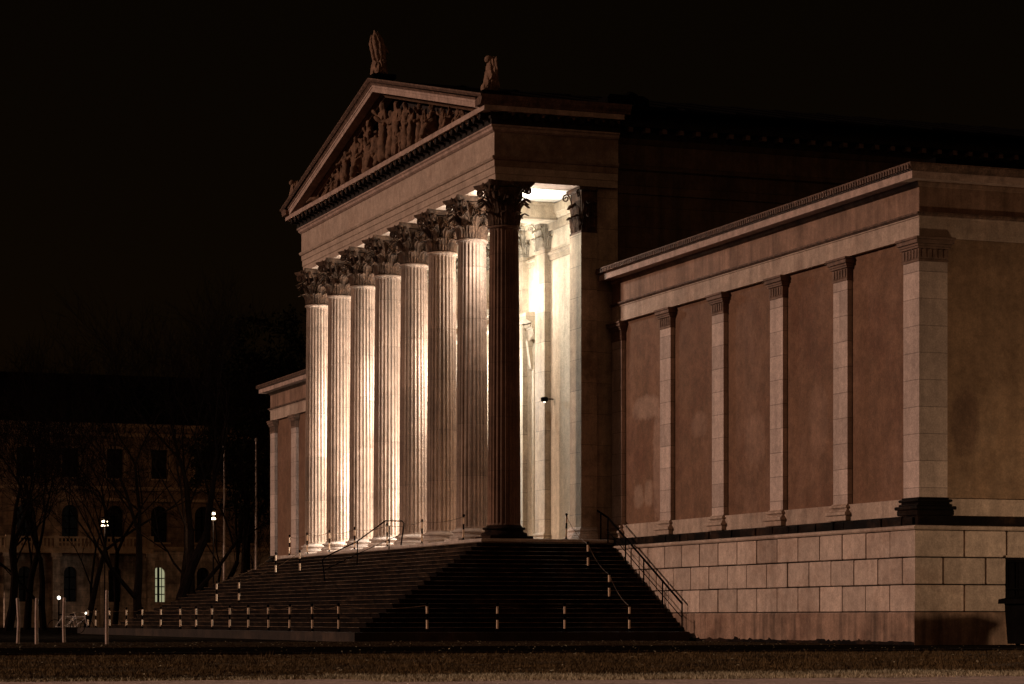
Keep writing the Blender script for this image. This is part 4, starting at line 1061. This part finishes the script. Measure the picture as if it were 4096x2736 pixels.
m = M(); m.lathe([(.05,0),(.05,z-.12)], n=8); q = m.build('pole', mt['iron']); q.parent = t
m = M(); m.lathe([(.04,z-.11),(.10,z-.05),(.10,z+.05),(.03,z+.11)], n=12); q = m.build('lit_head', mt['dotglow'], smooth=True); q.parent = t

# ------------------------------------------------------------------ bare trees
def tree(px, w, H, rad, lean, seed, label, spread=.55, fork=.3, depth=6):
    rg = random.Random(seed); P = at(px*4096/2347, w)
    root = empty('bare_tree', (P[0], P[1], 0)); tag(root, label, 'tree', 'bare trees before the old building')
    tr, cr = M(), M()
    def grow(p, d, l, r, dep):
        n = 3; pts = [p]; rr = [r]; q = p.copy(); dd = d.copy()
        for i in range(n):
            dd = (dd + Vector((rg.gauss(0,.11), rg.gauss(0,.11), rg.gauss(.03,.06)))).normalized(); q = q + dd*(l/n); pts.append(q.copy()); rr.append(r*(1-.38*(i+1)/n))
        (tr if dep >= depth-2 else cr).tube(pts, rr, n=(8 if dep >= depth-1 else 5 if dep >= depth-3 else 3), cap=False)
        if dep <= 0: return
        nb = 3 if dep > 2 else 4
        for k in range(nb):
            t = pts[-1] if k < 2 else pts[rg.choice([1,2])]
            ax = dd.cross(Vector((rg.gauss(0,1), rg.gauss(0,1), rg.gauss(0,1)))).normalized()
            nd = Matrix.Rotation(rg.uniform(.25, spread+.25), 3, ax) @ dd; nd.z += .10; nd.normalize()
            grow(t, nd, l*rg.uniform(.66,.88), max(.011, rr[-1]*rg.uniform(.6,.82)), dep-1)
    grow(Vector((0,0,-.1)), Vector((lean[0], lean[1], 1)).normalized(), H*fork*1.12, rad, depth)
    for m_, nm in ((tr,'trunk'),(cr,'crown')):
        q = m_.build(nm, mt['bark']); q.parent = root
TREES = [(62,166,16,.26,(0,.04),31,'leafless tree standing behind the gap between the first two stakes'),
         (262,168,16,.22,(0,.04),32,'straight leafless tree just right of the bright street lamp'),
         (18,150,15,.30,(0,.02),1,'leafless tree cut by the left edge of the view'),
         (100,158,14,.24,(0,-.05),2,'leafless tree with fan of fine branches, left of the bright street lamp'),
         (196,150,15,.20,(0,.08),3,'slender leafless tree just left of the bright street lamp'),
         (318,146,17,.28,(0,-.10),4,'leafless tree leaning left before the lit green window'),
         (398,140,18,.36,(0,.10),25,'thickest leafless tree with broad forked trunk right of the lit window'),
         (448,148,18,.33,(0,.03),6,'tall leafless tree standing between the thickest trunk and the flagpoles'),
         (478,156,14,.22,(0,.10),8,'leaning leafless tree whose branches cross the second street lamp'),
         (572,162,8,.12,(0,-.05),9,'small leafless tree between the flagpoles and the left wing')]
for a in TREES: tree(*a, depth=5 if a[2] < 10 else 6)
# dense dark tree behind the left wing
def evergreen(px, w, H, Rr, zc, seed, label):
    rg = np.random.default_rng(seed); P = at(px*4096/2347, w)
    root = empty('leafy_tree', (P[0],P[1],0)); tag(root, label, 'tree', 'dense dark trees behind the left wing')
    m = M(); m.tube([(0,0,0),(.2,.1,H*.4),(0,.3,H*.8)], [.4,.3,.1], n=8)
    for k in range(9):
        a = k*.7; m.tube([(0,.1,H*(.3+.05*k)),(Rr*.4*math.cos(a),Rr*.4*math.sin(a),H*(.45+.05*k)),(Rr*.75*math.cos(a),Rr*.75*math.sin(a),H*(.5+.05*k))], [.14,.08,.03], n=5)
    q = m.build('trunk', mt['bark']); q.parent = root
    ncl = 110; cl = rg.normal(0, 1, (ncl, 3)); cl /= np.linalg.norm(cl, axis=1)[:,None]; cl *= rg.uniform(.45, 1.05, ncl)[:,None]
    cl *= np.array([Rr, Rr, H*.36]); cl[:,2] += zc
    k = 130; n = ncl*k; c = np.repeat(cl, k, 0) + rg.normal(0, .42, (n, 3))
    d1 = rg.normal(0, .11, (n,3)); d2 = rg.normal(0, .11, (n,3))
    V = np.stack([c-d1, c+d1, c+d2], 1)
    me = bpy.data.meshes.new('crown'); me.vertices.add(3*n); me.vertices.foreach_set('co', V.reshape(-1)); me.loops.add(3*n)
    me.loops.foreach_set('vertex_index', np.arange(3*n)); me.polygons.add(n); me.polygons.foreach_set('loop_start', np.arange(n)*3); me.polygons.foreach_set('loop_total', np.full(n,3))
    me.update(); me.validate(); me.materials.append(mt['leaf']); o = bpy.data.objects.new('crown', me); C.objects.link(o); o.parent = root
evergreen(655, 172, 20, 4.2, 15.0, 11, 'dense dark tree rising behind the left wing roof beside the columns')
evergreen(560, 182, 17, 4.0, 13.5, 12, 'lower dark dense tree left of the tree behind the columns')

# ------------------------------------------------------------------ render
S.view_settings.view_transform = 'Standard'; S.view_settings.look = 'None'; S.view_settings.exposure = 0; S.view_settings.gamma = 1
S.render.engine = 'CYCLES'; S.cycles.use_denoising = True
try: S.cycles.denoiser = 'OPENIMAGEDENOISE'
except Exception: pass
S.cycles.max_bounces = 6; S.cycles.diffuse_bounces = 4; S.cycles.sample_clamp_indirect = 6
